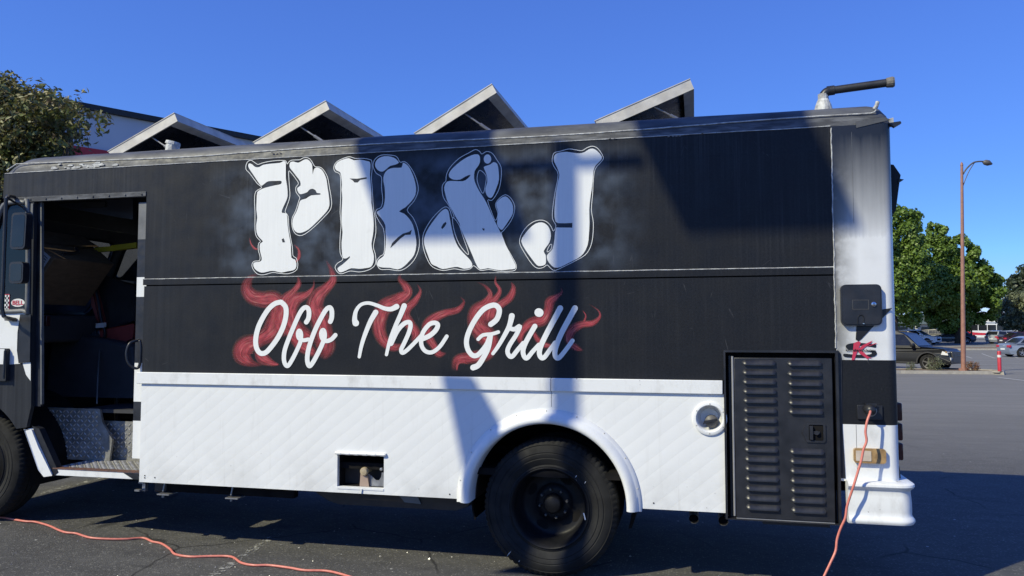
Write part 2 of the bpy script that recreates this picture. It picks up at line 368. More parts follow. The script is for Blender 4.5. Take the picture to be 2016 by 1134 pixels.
# ------------------------------------------------------------------ mesh helpers
class MB:
    def __init__(s): s.v = []; s.f = []; s.m = []
    def add(s, vs, fs, mi=0):
        b = len(s.v); s.v += [tuple(p) for p in vs]
        for f in fs: s.f.append(tuple(b + i for i in f)); s.m.append(mi)
        return s
    def box(s, x0, x1, y0, y1, z0, z1, mi=0):
        return s.add([(x0, y0, z0), (x1, y0, z0), (x1, y1, z0), (x0, y1, z0), (x0, y0, z1), (x1, y0, z1), (x1, y1, z1), (x0, y1, z1)],
                     [(0, 3, 2, 1), (4, 5, 6, 7), (0, 1, 5, 4), (1, 2, 6, 5), (2, 3, 7, 6), (3, 0, 4, 7)], mi)
    def prism(s, poly, y0, y1, holes=(), mi=0):          # polygon in X-Z, thickness along Y
        loops = [list(poly)] + [list(h) for h in holes]
        tris = tessellate_polygon([[Vector((p[0], p[1], 0)) for p in l] for l in loops])
        flat = [p for l in loops for p in l]; n = len(flat)
        vs = [(x, y0, z) for x, z in flat] + [(x, y1, z) for x, z in flat]
        fs = [tuple(t) for t in tris] + [tuple(n + i for i in reversed(t)) for t in tris]
        o = 0
        for l in loops:
            k = len(l)
            for i in range(k):
                a, b = o + i, o + (i + 1) % k
                fs.append((a, b, n + b, n + a))
            o += k
        return s.add(vs, fs, mi)
    def sheet(s, poly, y, holes=(), mi=0):
        loops = [list(poly)] + [list(h) for h in holes]
        tris = tessellate_polygon([[Vector((p[0], p[1], 0)) for p in l] for l in loops])
        flat = [p for l in loops for p in l]
        return s.add([(x, y, z) for x, z in flat], [tuple(t) for t in tris], mi)
    def tube(s, pts, r, n=8, mi=0, cap=True):
        pts = [Vector(p) for p in pts]; k = len(pts)
        rs = r if isinstance(r, (list, tuple)) else [r] * k
        base = len(s.v); ref = None
        for i, p in enumerate(pts):
            t = (pts[min(i + 1, k - 1)] - pts[max(i - 1, 0)]).normalized()
            if ref is None:
                ref = t.cross(Vector((0, 0, 1)))
                if ref.length < .1: ref = t.cross(Vector((0, 1, 0)))
            a = (ref - t * ref.dot(t)).normalized(); ref = a; b = t.cross(a)
            for j in range(n):
                an = 2 * PI * j / n; s.v.append(tuple(p + (a * math.cos(an) + b * math.sin(an)) * rs[i]))
        for i in range(k - 1):
            for j in range(n):
                q = base + i * n; s.f.append((q + j, q + (j + 1) % n, q + n + (j + 1) % n, q + n + j)); s.m.append(mi)
        if cap:
            s.f.append(tuple(base + j for j in reversed(range(n)))); s.m.append(mi)
            s.f.append(tuple(base + (k - 1) * n + j for j in range(n))); s.m.append(mi)
        return s
    def latheY(s, c, prof, n=48, a0=0, a1=2 * PI, mi=0, mod=None):   # prof (r, y) round an axis along Y through c=(x,z)
        base = len(s.v); full = abs(a1 - a0 - 2 * PI) < 1e-6; k = n if full else n + 1
        for i in range(k):
            a = a0 + (a1 - a0) * i / n
            for j, (r, y) in enumerate(prof):
                rr = r if mod is None else mod(i, j, r)
                s.v.append((c[0] + rr * math.cos(a), y, c[1] + rr * math.sin(a)))
        m = len(prof)
        for i in range(n):
            for j in range(m - 1):
                a = base + i * m + j; b = base + ((i + 1) % k) * m + j
                s.f.append((a, b, b + 1, a + 1)); s.m.append(mi)
        return s
    def build(s, name, mats, parent=None, smooth=False, bevel=0, seg=2, label=None, tf=None):
        me = bpy.data.meshes.new(name); vs = s.v
        if tf is not None: vs = [tuple(tf @ Vector(p)) for p in vs]
        me.from_pydata(vs, [], s.f)
        mats = mats if isinstance(mats, (list, tuple)) else [mats]
        for q in mats: me.materials.append(M[q] if isinstance(q, str) else q)
        me.polygons.foreach_set('material_index', s.m)
        if smooth: me.polygons.foreach_set('use_smooth', [True] * len(me.polygons))
        me.update()
        o = bpy.data.objects.new(name, me); COL.objects.link(o)
        if parent: o.parent = parent
        if bevel:
            b = o.modifiers.new('bevel', 'BEVEL'); b.width = bevel; b.segments = seg; b.limit_method = 'ANGLE'; b.angle_limit = R(35)
            b.harden_normals = False
        if smooth == 'auto' or bevel:
            try: me.set_sharp_from_angle(angle=R(40))
            except Exception: pass
            me.polygons.foreach_set('use_smooth', [True] * len(me.polygons))
        if label: o['label'] = label
        return o
def thing(name, label, cat, loc=(0, 0, 0), rz=0, group=None):
    o = bpy.data.objects.new(name, None); COL.objects.link(o); o.location = loc; o.rotation_euler = (0, 0, rz)
    o.empty_display_size = .2; return tag(o, label, cat, group)
def tag(o, label, cat, group=None):
    o['label'] = label; o['category'] = cat
    if group: o['group'] = group
    return o
def struct(o): o['kind'] = 'structure'; return o
def circ(c, r, n=32, a0=0, a1=2 * PI):
    return [(c[0] + r * math.cos(a0 + (a1 - a0) * i / n), c[1] + r * math.sin(a0 + (a1 - a0) * i / n)) for i in range(n if abs(a1 - a0 - 2 * PI) < 1e-6 else n + 1)]
def rrect(x0, x1, z0, z1, r, n=5):
    p = []
    for cx, cz, a in ((x1 - r, z1 - r, 0), (x0 + r, z1 - r, 90), (x0 + r, z0 + r, 180), (x1 - r, z0 + r, 270)):
        for i in range(n + 1):
            t = R(a + 90 * i / n); p.append((cx + r * math.cos(t), cz + r * math.sin(t)))
    return p
def cat(pts, n=6, closed=False):                        # Catmull-Rom through points of any dimension
    k = len(pts); out = []
    rng = range(k if closed else k - 1)
    for i in rng:
        if closed: p = [pts[(i + d) % k] for d in (-1, 0, 1, 2)]
        else: p = [pts[max(0, i - 1)], pts[i], pts[i + 1], pts[min(k - 1, i + 2)]]
        for j in range(n):
            t = j / n
            out.append(tuple(.5 * (2 * b + (c - a) * t + (2 * a - 5 * b + 4 * c - d) * t * t + (3 * b - a - 3 * c + d) * t ** 3)
                             for a, b, c, d in zip(*p)))
    if not closed: out.append(tuple(pts[-1]))
    return out

# ================================================================== SETTING
def axis(lo, hi, fine_lo, fine_hi, fine):
    a = list(np.arange(fine_lo, fine_hi + 1e-6, fine)); st = fine; x = fine_hi
    while x < hi: st *= 1.25; x = min(hi, x + st); a.append(x)
    st = fine; x = fine_lo; b = []
    while x > lo: st *= 1.25; x = max(lo, x - st); b.append(x)
    return b[::-1] + a
xs = axis(-2500, 2500, -8, 8, .5); ys = axis(-600, 2500, -6, 40, .75)
mb = MB()
for Y in ys:
    for X in xs: mb.v.append((X, Y, gz(X, Y)))
nx = len(xs)
for j in range(len(ys) - 1):
    for i in range(nx - 1):
        mb.f.append((j * nx + i, j * nx + i + 1, (j + 1) * nx + i + 1, (j + 1) * nx + i)); mb.m.append(0)
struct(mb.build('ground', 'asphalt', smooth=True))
def stripe(a, b, wd, m='line', lift=.004, n=8, name='parking_line'):
    mb = MB(); a = Vector(a); b = Vector(b); d = (b - a); d.z = 0; s = Vector((-d.y, d.x, 0)).normalized() * wd / 2
    for i in range(n + 1):
        p = a.lerp(b, i / n)
        for q in (p - s, p + s): mb.v.append((q.x, q.y, gz(q.x, q.y) + lift))
        if i: k = 2 * i; mb.f.append((k - 2, k - 1, k + 1, k)); mb.m.append(0)
    return struct(mb.build(name, m))
stripe(G(395, 1150), G(548, 1050), .065)
stripe(G(60, 977), G(205, 940), .08)
# far parking bays
for px in range(1700, 2100, 46): stripe(at(px, 62), at(px + 26, 52), .12, 'farline', .01)
stripe(at(1870, 42), at(2120, 44), .15, 'farline', .01); stripe(at(1880, 47.5), at(2120, 50), .12, 'farline', .01)
stripe(at(1960, 31), at(2100, 26), .22, 'farline', .01)

# planting island with kerb on the right
def island(name, pts, h, wk, matk='concrete', matf='mulch'):
    n = len(pts); cx = sum(p[0] for p in pts) / n; cy = sum(p[1] for p in pts) / n
    zb = -.4 if cy > 20 else 0
    ring = MB()
    for x, y in pts:
        d = Vector((cx - x, cy - y)).normalized() * wk
        z = gz(x, y)
        for q in ((x, y, z - .05), (x + d.x * .12, y + d.y * .12, z + h), (x + d.x, y + d.y, z + h), (x + d.x, y + d.y, z + h - .05)): ring.v.append(q)
    for i in range(n):
        for k in range(3):
            a = i * 4 + k; b = ((i + 1) % n) * 4 + k; ring.f.append((a, b, b + 1, a + 1)); ring.m.append(0)
    struct(ring.build(name, matk))
    f = MB(); f.v = [tuple(ring.v[i * 4 + 3]) for i in range(n)]; f.f = [tuple(range(n))]; f.m = [0]
    struct(f.build('planting_bed', matf))
k0 = at(1560, 33.6); k1 = at(1770, 33.9); k2 = at(1955, 33.2); k3 = at(1973, 32.9); k4 = at(1975, 33.8); k5 = at(1955, 34.6); k6 = at(1860, 36.3); k7 = at(1560, 35.6)
island('kerb', [(p.x, p.y) for p in (k0, k1, k2, k3, k4, k5, k6, k7)], .14, .17)
m0 = [at(1780, 70), at(1968, 69), at(1972, 71), at(1960, 73), at(1780, 74)]
island('median_kerb', [(p.x, p.y) for p in m0], .15, .2)

# store building beyond the truck, left
def wall_building():
    A = ray(205, 212); t = (7 - CH) / A.z; A = cam.location + A * t
    ang = math.atan((2510 - CX) / FPX)
    d = (_hf * math.cos(ang) + _rt * math.sin(ang)).normalized(); nrm = Vector((-d.y, d.x, 0))   # away side
    b = thing('store_building', 'white store with black roof edge and red wall band behind the truck front', 'building', (A.x, A.y, 0), math.atan2(d.y, d.x))
    def pc(name, m, s0, s1, y0, y1, z0, z1): MB().box(s0, s1, y0, y1, z0, z1).build(name, m, b)
    pc('wall', 'wallwhite', -14, 34, 0, 14, 0, 6.86)
    pc('roof_edge', 'capblack', -14.15, 34.15, -.12, 14.1, 6.865, 7.0)
    pc('red_band', 'wallred', -14, 34, -.05, -.003, 3.4, 5.93)
    for i in range(8): pc('wall_joint', 'capblack', -13 + i * 6 - .01, -13 + i * 6 + .01, -.004, -.001, 5.95, 6.85)
    for i in range(4): pc('window', 'darkglass', -10 + i * 9, -5 + i * 9, -.05, -.002, .5, 2.9)
wall_building()

# far buildings, right
def far_building(px0, px1, depth, h, label, roof, wallm, winr):
    a = at(px0, depth); c = at(px1, depth); wd = (c - a).length; z0 = gz(a.x, a.y)
    b = thing('far_building', label, 'building', (a.x, a.y, z0), math.atan2((c - a).y, (c - a).x))
    MB().box(0, wd, 0, 14, 0, h).build('wall', wallm, b)
    rf = MB(); rf.add([(-.8, -.8, h), (wd + .8, -.8, h), (wd + .8, 15, h), (-.8, 15, h), (2, 5, h + 1.9), (wd - 2, 5, h + 1.9)],
                      [(0, 1, 5, 4), (1, 2, 5), (2, 3, 4, 5), (3, 0, 4), (0, 3, 2, 1)]); rf.build('roof', roof, b)
    n = max(2, int(wd / 4))
    for i in range(n):
        x = (i + .5) * wd / n
        MB().box(x - 1.1, x + 1.1, -.06, -.003, .9, h - .6).build('window', 'darkglass', b)
        MB().box(x - wd / n / 2 - .15, x - wd / n / 2 + .15, -.9, -.6, 0, h - .02).build('column', 'stucco', b)
far_building(1700, 1898, 150, 2.7, 'low shop with grey green roof and pale columns behind the parked white SUV', 'roofgreen', 'stucco', 1)
far_building(1925, 2080, 165, 3.6, 'pale building with grey roof behind the white bus', 'lampgrey', 'stucco', 1)

# ================================================================== THE TRUCK
truck = thing('food_truck', 'black and white food truck with bone lettering, script and painted flames', 'food truck', (-2, 1, 0))
class T_:  # parts are built in place coordinates; the thing's base is at (-2,1,0)
    pass
TF = Matrix.Translation((2, -1, 0))
def tp(mb, name, mats, parent=None, **kw):
    if parent is None:
        o = mb.build(name, mats, truck, tf=TF, **kw)
    else: o = mb.build(name, mats, parent, tf=TF, **kw)
    return o
# object coordinates are offset by TF, so materials that use X/Z measures get shifted coordinates:
# (panel meshes keep place coordinates by offsetting the object instead)
def tpp(mb, name, mats, parent=None, **kw):      # part whose own origin is the place origin
    o = mb.build(name, mats, parent or truck, **kw)
    if parent is None: o.location = (2, -1, 0)
    return o
tp = tpp
ZB, ZW0, ZW1, ZF0, ZF1, ZL, ZR = .455, 1.13, 1.21, 1.815, 1.856, 2.52, 2.66
XL, XR, XG = -3.745, .763, .155
WID = 2.0
AC = (-.885, .455); AR = .565
FC = (-5.22, .48); FR = .53
# upper and lower black side panels
up1 = MB().prism([(XL, ZF1), (XR, ZF1), (XR, ZL), (XL, ZL)], 0, .03)
tp(up1, 'side_panel', 'blackhaze')
tp(MB().prism([(-4.985, 2.476), (-4.98, ZR), (XR, ZR), (XR, ZL + .001), (XL - .001, ZL + .001), (XL - .001, 2.476)], .004, .034), 'side_panel', 'blackhaze')
tp(MB().prism([(XL, ZW1), (XG, ZW1), (XG, 1.384), (XR, 1.384), (XR, ZF0 - .0085), (XL, ZF0 - .0085)], 0, .03), 'side_panel', 'black')
fold = tp(MB().box(XL - .01, XR, -.0008, .02, ZF0, ZF1), 'lap_strip', 'blackhaze')
tp(MB().box(XL, XR, .020, .03, ZF0 - .012, ZF0), 'lap_shadow_groove', 'under', fold)  # dark groove added to draw the lap strip's shadow line
# chipped light edge along the lap strip (uneven), its highlight drawn in pale colour
random.seed(3)
def wobble_line(x0, x1, z, y, r, n, amp, zf=None):
    return [(x0 + (x1 - x0) * i / n, y + random.uniform(-.0005, .0005), (zf(x0 + (x1 - x0) * i / n) if zf else z) + random.uniform(-amp, amp)) for i in range(n + 1)]
tp(MB().tube(wobble_line(XL - .01, XR, ZF1, -.0006, 0, 60, .0008), .0028, 5), 'worn_edge_highlight', 'sealant', fold)
# white quilted lower panel with openings
outl = [(XL, ZB), (AC[0] - AR, ZB)] + [(AC[0] + AR * math.cos(a), AC[1] + AR * math.sin(a)) for a in [PI * (1 - i / 40) for i in range(1, 40)]] + [(AC[0] + AR, ZB), (XG, ZB), (XG, ZW0), (XL, ZW0)]
UT = (-2.262, -1.94, .494, .697)
PC = (.074, .99)
q = MB().prism(outl, 0, .03, holes=[[(UT[0], UT[2]), (UT[0], UT[3]), (UT[1], UT[3]), (UT[1], UT[2])], circ(PC, .070, 28)])
tp(q, 'quilted_side_panel', 'quilt')
tp(MB().box(XL - .03, -.8575, -.018, .02, ZW0, ZW1), 'white_trim_strip', 'whitechip', bevel=.004)
tp(MB().box(-.8545, XG - .006, -.018, .02, ZW0, ZW1), 'white_trim_strip', 'whitechip', bevel=.004)
tp(MB().box(-.8575, -.8545, -.0006, .002, 1.035, ZW0), 'panel_joint', 'grey')
# screws along bottom of panel
scr = MB()
for x, z in ((-3.70, .50), (-3.70, .485), (-3.62, .49), (-1.5, .48), (-.25, .49)): scr.latheY((x, z), [(0, -.003), (.004, -.003), (.005, 0)], 8)
tp(scr, 'screw', 'under')
# roof
prof = [(0.006, 0), (.012, .045), (.038, .093), (.075, .121), (.14, .141), (.30, .155), (WID / 2, .165), (WID - .3, .155), (WID - .14, .141), (WID - .075, .121), (WID - .038, .093), (WID - .012, .045), (WID - .006, 0)]
def roofscale(X):
    f = 1
    if X < -4.70: t = (-4.70 - X) / .30; f = math.sqrt(max(0, 1 - t ** 2.4))
    if X > .98: t = (X - .98) / .112; f = math.sqrt(max(0, 1 - t * t))
    return f
rx = [-5.0, -4.995, -4.98, -4.95, -4.9, -4.85, -4.8, -4.75, -4.7, -4.4] + [-4.0 + i * .5 for i in range(10)] + [.9, .98, 1.01, 1.04, 1.07, 1.085, 1.0915]
rf = MB(); random.seed(8)
for X in rx:
    f = roofscale(X); ins = (1 - f)
    for k, (y, h) in enumerate(prof):
        yy = y + (WID / 2 - y) * .06 * ins * (1 if X > 0 else 1)
        rf.v.append((X, yy, ZR + h * f + (random.uniform(-.002, .002) if 0 < k < 5 else 0)))
m_ = len(prof)
for i in range(len(rx) - 1):
    for j in range(m_ - 1):
        a = i * m_ + j; rf.f.append((a, a + 1, a + m_ + 1, a + m_)); rf.m.append(1 if j in (0,) else 0)
rf.f.append(tuple(range(m_))); rf.m.append(0); rf.f.append(tuple(reversed(range(len(rf.v) - m_, len(rf.v))))); rf.m.append(0)
roof = tp(rf, 'roof', ['roofpaint', 'rail'], smooth=True)
tp(MB().tube(wobble_line(-4.97, XR, ZR + .001, .002, 0, 90, .0009), .0028, 5), 'roof_seam', 'sealant', roof)
def gut(x): return 2.712 + .012 * ss(-3.2, -4.2, x) + .008 * math.sin(x * 2.1) + .006 * ss(-.8, .6, x)
gp = [(x, .011 if z < 2.715 else .0135, z) for x, y, z in wobble_line(-4.88, .98, 0, 0, 0, 110, .0008, gut)]
gp = [(-4.96, .006, 2.685), (-4.93, .007, 2.70)] + gp + [(1.0, .012, 2.73), (1.015, .02, 2.752), (1.022, .03, 2.775)]
tp(MB().tube(gp, .0042, 6), 'roof_cable', 'sealant', roof)
tp(MB().tube([(1.0, .02, 2.748), (1.012, .018, 2.765), (1.02, .02, 2.79)], .011, 8), 'roof_clip', 'sealant', roof)
sl = MB(); random.seed(5)
for i in range(34):                      # smeared sealant along the front of the rail
    x = random.uniform(-4.55, -4.0); z = ZR + .012 + abs(random.gauss(0, .013)); rr = random.uniform(.006, .02)
    pts = [(x + rr * (1.8 * math.cos(a)) * random.uniform(.6, 1.1), z + rr * .5 * math.sin(a) * random.uniform(.6, 1.1)) for a in [k * PI / 4 for k in range(8)]]
    sl.prism(pts, .002 - i * .00006, .008)
tp(sl, 'sealant_smear', 'sealant', roof)
# bulging corner sheet at the rear top
tp(MB().prism([P(1684, 241), P(1700, 236), P(1742, 231), P(1753, 236), P(1686, 252)], -.004, .004), 'corner_patch', 'roofpaint')
tp(MB().prism([(1.07, 2.665), (1.135, 2.672), (1.14, 2.66), (1.105, 2.64), (1.085, 2.655)], .02, .05), 'bent_tab', 'satin')
tp(MB().prism([(1.085, 2.70), (1.108, 2.705), (1.112, 2.66), (1.09, 2.655)], .06, .09), 'bent_tab', 'sealant')
# cab header with riveted flange
hd = tp(MB().box(-4.93, XL - .002, -.006, .03, 2.440, 2.4755), 'door_header', 'rail', bevel=.002)
rv = MB()
for i in range(9): rv.latheY((-4.86 + i * .135, 2.455), [(0, -.013), (.005, -.012), (.008, -.006)], 8)
tp(rv, 'rivet', 'rail', hd)
# front cab side: window panel, lower panel, fender arch
DL = -4.665     # door opening left
win = [(-4.748, 2.40), (-4.78, 2.435), (-4.90, 2.44), (-4.985, 2.39), (-5.12, 2.05), (-5.22, 1.68), (-5.20, 1.64), (-4.76, 1.64), (-4.722, 1.68)]
cabside = [(DL, .95), (-4.70, 2.44), (-4.99, 2.44)] + [(-5.06, 2.38), (-5.40, 1.56), (-5.86, 1.42), (-5.95, .62), (-5.76, .56)]
arc = [(FC[0] + FR * math.cos(a), FC[1] + FR * math.sin(a)) for a in [PI * .95 - (PI * .95 - .62) * i / 24 for i in range(25)]]
cabside = cabside[:-1] + [(-5.94, .56)] + arc + [(-4.70, .80)]
wpts = cat(win, 4, True)
tp(MB().prism(cabside, 0, .03, holes=[wpts]), 'cab_side_panel', 'black')
# white upper part of cab side (painted), above z 1.40
wl = [P(*p) for p in [(0, 612), (45, 612), (52, 618), (44, 622), (38, 655), (37, 690), (40, 716), (0, 719), (-40, 720), (-40, 612)]]
tp(MB().sheet(wl, -.003), 'painted_white_patch', 'white')
wl = [P(*p) for p in [(45, 714), (61, 713), (61, 750), (52, 738)]]
tp(MB().sheet(wl, -.0036), 'painted_white_patch', 'white')
wr = MB().tube([(x, -.004, z) for x, z in wpts] + [(wpts[0][0], -.004, wpts[0][1])], .017, 8, cap=False)
qw = tp(wr, 'quarter_window', 'grey', smooth=True)
tp(MB().sheet(wpts, .012), 'window_glass', 'cabglass', qw)
# stickers on the quarter glass
c = P(35, 596, .008); ov = [(c[0] + .060 * math.cos(a), c[1] + .030 * math.sin(a)) for a in [i * PI / 14 for i in range(28)]]
stk = tp(MB().sheet(ov, .009), 'oval_sticker', 'stickerwhite', qw)
def text(name, body, x, z, size, y, m, parent=None, sx=1, shear=0, rot=0, bold=.0):
    cu = bpy.data.curves.new(name, 'FONT'); cu.body = body; cu.size = size; cu.align_x = 'CENTER'; cu.align_y = 'CENTER'
    cu.shear = shear; cu.offset = bold; cu.resolution_u = 3
    t = bpy.data.objects.new(name, cu); COL.objects.link(t)
    bpy.context.view_layer.update()
    dg = bpy.context.evaluated_depsgraph_get(); me = bpy.data.meshes.new_from_object(t.evaluated_get(dg)); me.name = name
    bpy.data.objects.remove(t); bpy.data.curves.remove(cu)
    cr, sr = math.cos(rot), math.sin(rot)
    for v in me.vertices:
        a, b = v.co.x * sx, v.co.y
        v.co = (x + a * cr - b * sr, y, z + a * sr + b * cr)
    me.materials.clear(); me.materials.append(M[m])
    o = bpy.data.objects.new(name, me); COL.objects.link(o); o.parent = parent or truck
    if parent is None: o.location = (2, -1, 0)
    return o
text('sticker_lettering', 'BELL', c[0], c[1] - .001, .042, .0075, 'red', qw, sx=1.15, bold=.0012)
tp(MB().box(c[0] - .018, c[0] + .018, .0072, .0076, c[1] - .021, c[1] - .0195), 'sticker_line', 'red', qw)
x0, z0 = P(0, 613, .008); x1, z1 = P(19, 579, .008)
fs = MB(); fs.add([(x0, .0095, z0), (x1, .0095, z0), (x1, .0095, z1), (x0, .0095, z1)], [(0, 1, 2, 3)], 0)
n_ = 7; dx = (x1 - x0) * .45 / 3; dz = (z1 - z0 - .01) / n_
for i in range(3):
    for j in range(n_):
        if (i + j) % 2: fs.add([(x1 - .005 - (i + 1) * dx, .009, z0 + .005 + j * dz), (x1 - .005 - i * dx, .009, z0 + .005 + j * dz), (x1 - .005 - i * dx, .009, z0 + .005 + (j + 1) * dz), (x1 - .005 - (i + 1) * dx, .009, z0 + .005 + (j + 1) * dz)], [(0, 1, 2, 3)], 1)
for j in range(3): fs.add([(x0 + .01, .009, z0 + .01 + j * .045), (x0 + .04, .009, z0 + .01 + j * .045), (x0 + .035, .009, z0 + .04 + j * .045), (x0 + .01, .009, z0 + .035 + j * .045)], [(0, 1, 2, 3)], 2)
for (a, b_, c_, d_) in ((x0, x1, z1 - .005, z1), (x0, x1, z0, z0 + .005), (x1 - .004, x1, z0, z1)): fs.add([(a, .0085, c_), (b_, .0085, c_), (b_, .0085, d_), (a, .0085, d_)], [(0, 1, 2, 3)], 3)
tp(fs, 'checkered_sticker', ['stickerwhite', 'logoblack', 'green', 'red'], qw)
# door pillar left of opening
pl = MB(); pl.prism([(-4.705, 2.44), (-4.673, 2.44), (-4.613, .95), (-4.668, .95)], .031, .055, mi=0); pl.prism([(-4.672, 2.44), (-4.662, 2.44), (-4.602, .965), (-4.612, .965)], .028, .05, mi=1)
tp(pl, 'door_pillar', ['trimblack', 'grey'], bevel=.003)
tp(MB().box(-4.722, -4.703, -.006, -.0005, 2.17, 2.425), 'pillar_trim', 'grey')
tp(MB().prism([P(43, 620), P(62, 620), P(62, 712), P(40, 714), P(37, 690), P(38, 655)], -.012, -.001), 'door_hinge_cover', 'satin', bevel=.004)
# small access box on cab side
ab = tp(MB().prism(rrect(*P(18, 0)[:1], P(45, 0)[0], P(30, 750)[1], P(30, 686)[1], .01), -.03, -.001), 'fuel_access_box', 'black', bevel=.004)
tp(MB().prism([(P(18.5, 0)[0], P(30, 717)[1]), (P(41, 0)[0], P(30, 717)[1]), (P(41, 0)[0], P(30, 687)[1]), (P(18.5, 0)[0], P(30, 687)[1])], -.0325, -.0305), 'painted_white_patch', 'white', ab)
tp(MB().tube([(P(44, 0)[0], -.04, P(30, 690)[1]), (P(44, 0)[0], -.045, P(30, 745)[1])], .008, 6), 'box_hinge', 'satin', ab)
# front step bracket (white, slanted) and sill
sb = [P(*p) for p in [(50, 846), (62, 846), (78, 880), (102, 935), (88, 937), (78, 925)]]
tp(MB().prism(sb, -.006, .03), 'step_bracket', 'whitechip', bevel=.006)
sb = [P(*p) for p in [(62, 840), (74, 845), (112, 930), (103, 938), (78, 880)]]
tp(MB().prism(sb, .01, .06), 'step_bracket', 'satin', bevel=.003)
sill = tp(MB().box(-4.47, XL - .002, .012, .06, .467, .512), 'door_sill', 'whitechip', bevel=.003)
tp(MB().box(-4.47, XL - .002, .008, .06, .5125, .521), 'sill_strip', 'rusty', sill)
tp(MB().sheet([(XL - .004, .468), (-3.80, .468), (-3.885, .5105), (XL - .004, .5105)], .0095), 'painted_black_patch', 'trimblack', sill)
# step well: diamond plate tread, risers
def lugs(mb, o, u, v, nu, nv, du, dv, nrm, clip=None):
    for i in range(nu):
        for j in range(nv):
            c = Vector(o) + u * (i + .5) * du + v * (j + .5) * dv
            if clip and not clip(c): continue
            d1 = (u + v).normalized() if (i + j) % 2 else (u - v).normalized(); d2 = nrm.cross(d1)
            a, b = d1 * du * .58, d2 * du * .17; h = nrm * .005
            mb.add([c - a, c - b, c + a, c + b, c - a * .4 + h, c + a * .4 + h], [(0, 1, 4), (1, 5, 4), (1, 2, 5), (2, 3, 5), (3, 4, 5), (3, 0, 4)], 1)
Xv, Yv, Zv = Vector((1, 0, 0)), Vector((0, 1, 0)), Vector((0, 0, 1))
tr = MB().box(-4.50, XL - .002, .062, .52, .49, .515); lugs(tr, (-4.48, .07, .5155), Xv, Yv, 22, 10, .033, .033, Zv)
tp(tr, 'step_tread', ['plate', 'platelug'])
YA, YB_ = .36, .44
zt = P(120, 803, YA)[1]; xA0 = P(60, 803, YA)[0]; xA1 = P(196, 803, YA)[0]
rz_ = MB().prism([(xA0, .516), (xA1 + .10, .516), (xA1 + .12, .68), (xA1 + .03, .80), (xA1, zt), (xA0, zt)], YA, YA + .02)
lugs(rz_, (xA0, YA - .001, .53), Xv, Zv, 24, 14, .033, .033, -Yv, clip=lambda c: c.z < zt - .02 and c.x < xA1 - .01 + max(0, .80 - c.z) * .3)
tp(rz_, 'step_riser', ['plate', 'platelug'])
zt2 = P(230, 829, YB_)[1]; xB = P(190, 829, YB_)[0]
rz2 = MB().box(xB, XL + .05, YB_, YB_ + .02, .516, zt2); lugs(rz2, (xB + .02, YB_ - .001, .53), Xv, Zv, 14, 10, .033, .033, -Yv, clip=lambda c: c.z < zt2 - .02)
tp(rz2, 'step_riser', ['plate', 'platelug'])
# right door jamb with painted swoosh
jx0, jx1 = -3.835, XL - .0015
segs = [(.60, .78, 'trimblack'), (.78, 1.08, 'whitechip'), (1.08, 1.48, 'trimblack'), (1.48, 1.78, 'trimblack'), (1.78, 1.98, 'white'), (1.98, 2.19, 'trimblack'), (2.19, 2.40, 'grey')]
jm = MB(); jl = []
zc = P(275, 0)
def jz(py): return P(275, py)[1]
for a, b_, k in [(905, 830, 'whitechip'), (830, 792, 'trimblack'), (792, 715, 'whitechip'), (715, 584, 'trimblack'), (584, 545, 'white'), (545, 470, 'trimblack'), (470, 397, 'grey')]:
    if k not in jl: jl.append(k)
    jm.box(jx0, jx1, .035, .09, jz(a) + .0005, jz(b_), jl.index(k))
tp(jm, 'door_jamb', jl)
hp = cat([(-3.80, .03, 1.43), (-3.83, -.02, 1.41), (-3.845, -.035, 1.34), (-3.83, -.03, 1.27), (-3.79, -.01, 1.235), (-3.765, .0, 1.26), (-3.76, .0, 1.38), (-3.77, .0, 1.43)], 5)
tp(MB().tube(hp, .010, 8), 'grab_handle', 'satin', smooth=True)
# interior shell
tp(MB().box(-4.60, XL + .05, YA + .021, WID - .06, zt - .03, zt - .004), 'cab_floor', 'cab')
cb = MB(); cb.box(-5.0, 1.0, .10, WID - .1, 2.60, 2.63); cb.box(-3.72, -3.70, .05, .30, .6, 2.58); cb.box(-5.6, -5.55, .1, 1.9, .6, 1.5)
tp(cb, 'cab_lining', 'cab')
# far wall with two windows
YF = WID - .04
w1 = rrect(-4.95, -4.15, 1.72, 2.34, .07)
far_w = MB().prism([(-5.9, .6), (1.06, .6), (1.06, 2.64), (-4.98, 2.64), (-5.40, 1.56), (-5.9, 1.42)], YF, YF + .03, holes=[w1])
fw_ = tp(far_w, 'far_side_wall', 'cab')
o = tp(MB().tube([(x, YF - .005, z) for x, z in w1] + [(w1[0][0], YF - .005, w1[0][1])], .014, 6, cap=False), 'window', 'satin', smooth=True)
tp(MB().sheet(w1, YF + .01), 'window_glass', 'clearglass', o)
# windscreen and nose
def wsp(y, t, off=0.0): return (-5.058 - .337 * t - off, y, 2.384 - .828 * t)      # windscreen plane, t down the glass
def plane_poly(outer, holes, off):
    loops = [outer] + holes; tr = tessellate_polygon([[Vector((a, b, 0)) for a, b in l] for l in loops]); fl = [q for l in loops for q in l]
    mb = MB(); mb.add([wsp(a, b, off) for a, b in fl], [tuple(t) for t in tr]); return mb
h1 = [(y, .5 + (z - .5)) for y, z in rrect(.12, 1.30, .12, .90, .10)]; h2 = rrect(1.42, 1.88, .12, .90, .08)
wfr = plane_poly([(.031, 0), (YF, 0), (YF, 1), (.031, 1)], [h1, h2], 0)
wf = tp(wfr, 'windscreen_frame', 'cab')
for hh in (h1, h2):
    tp(plane_poly(hh, [], .008), 'windscreen', 'clearglass', wf)
    tp(MB().tube([wsp(a, b, -.006) for a, b in hh] + [wsp(hh[0][0], hh[0][1], -.006)], .012, 6, cap=False), 'windscreen_seal', 'satin', wf)
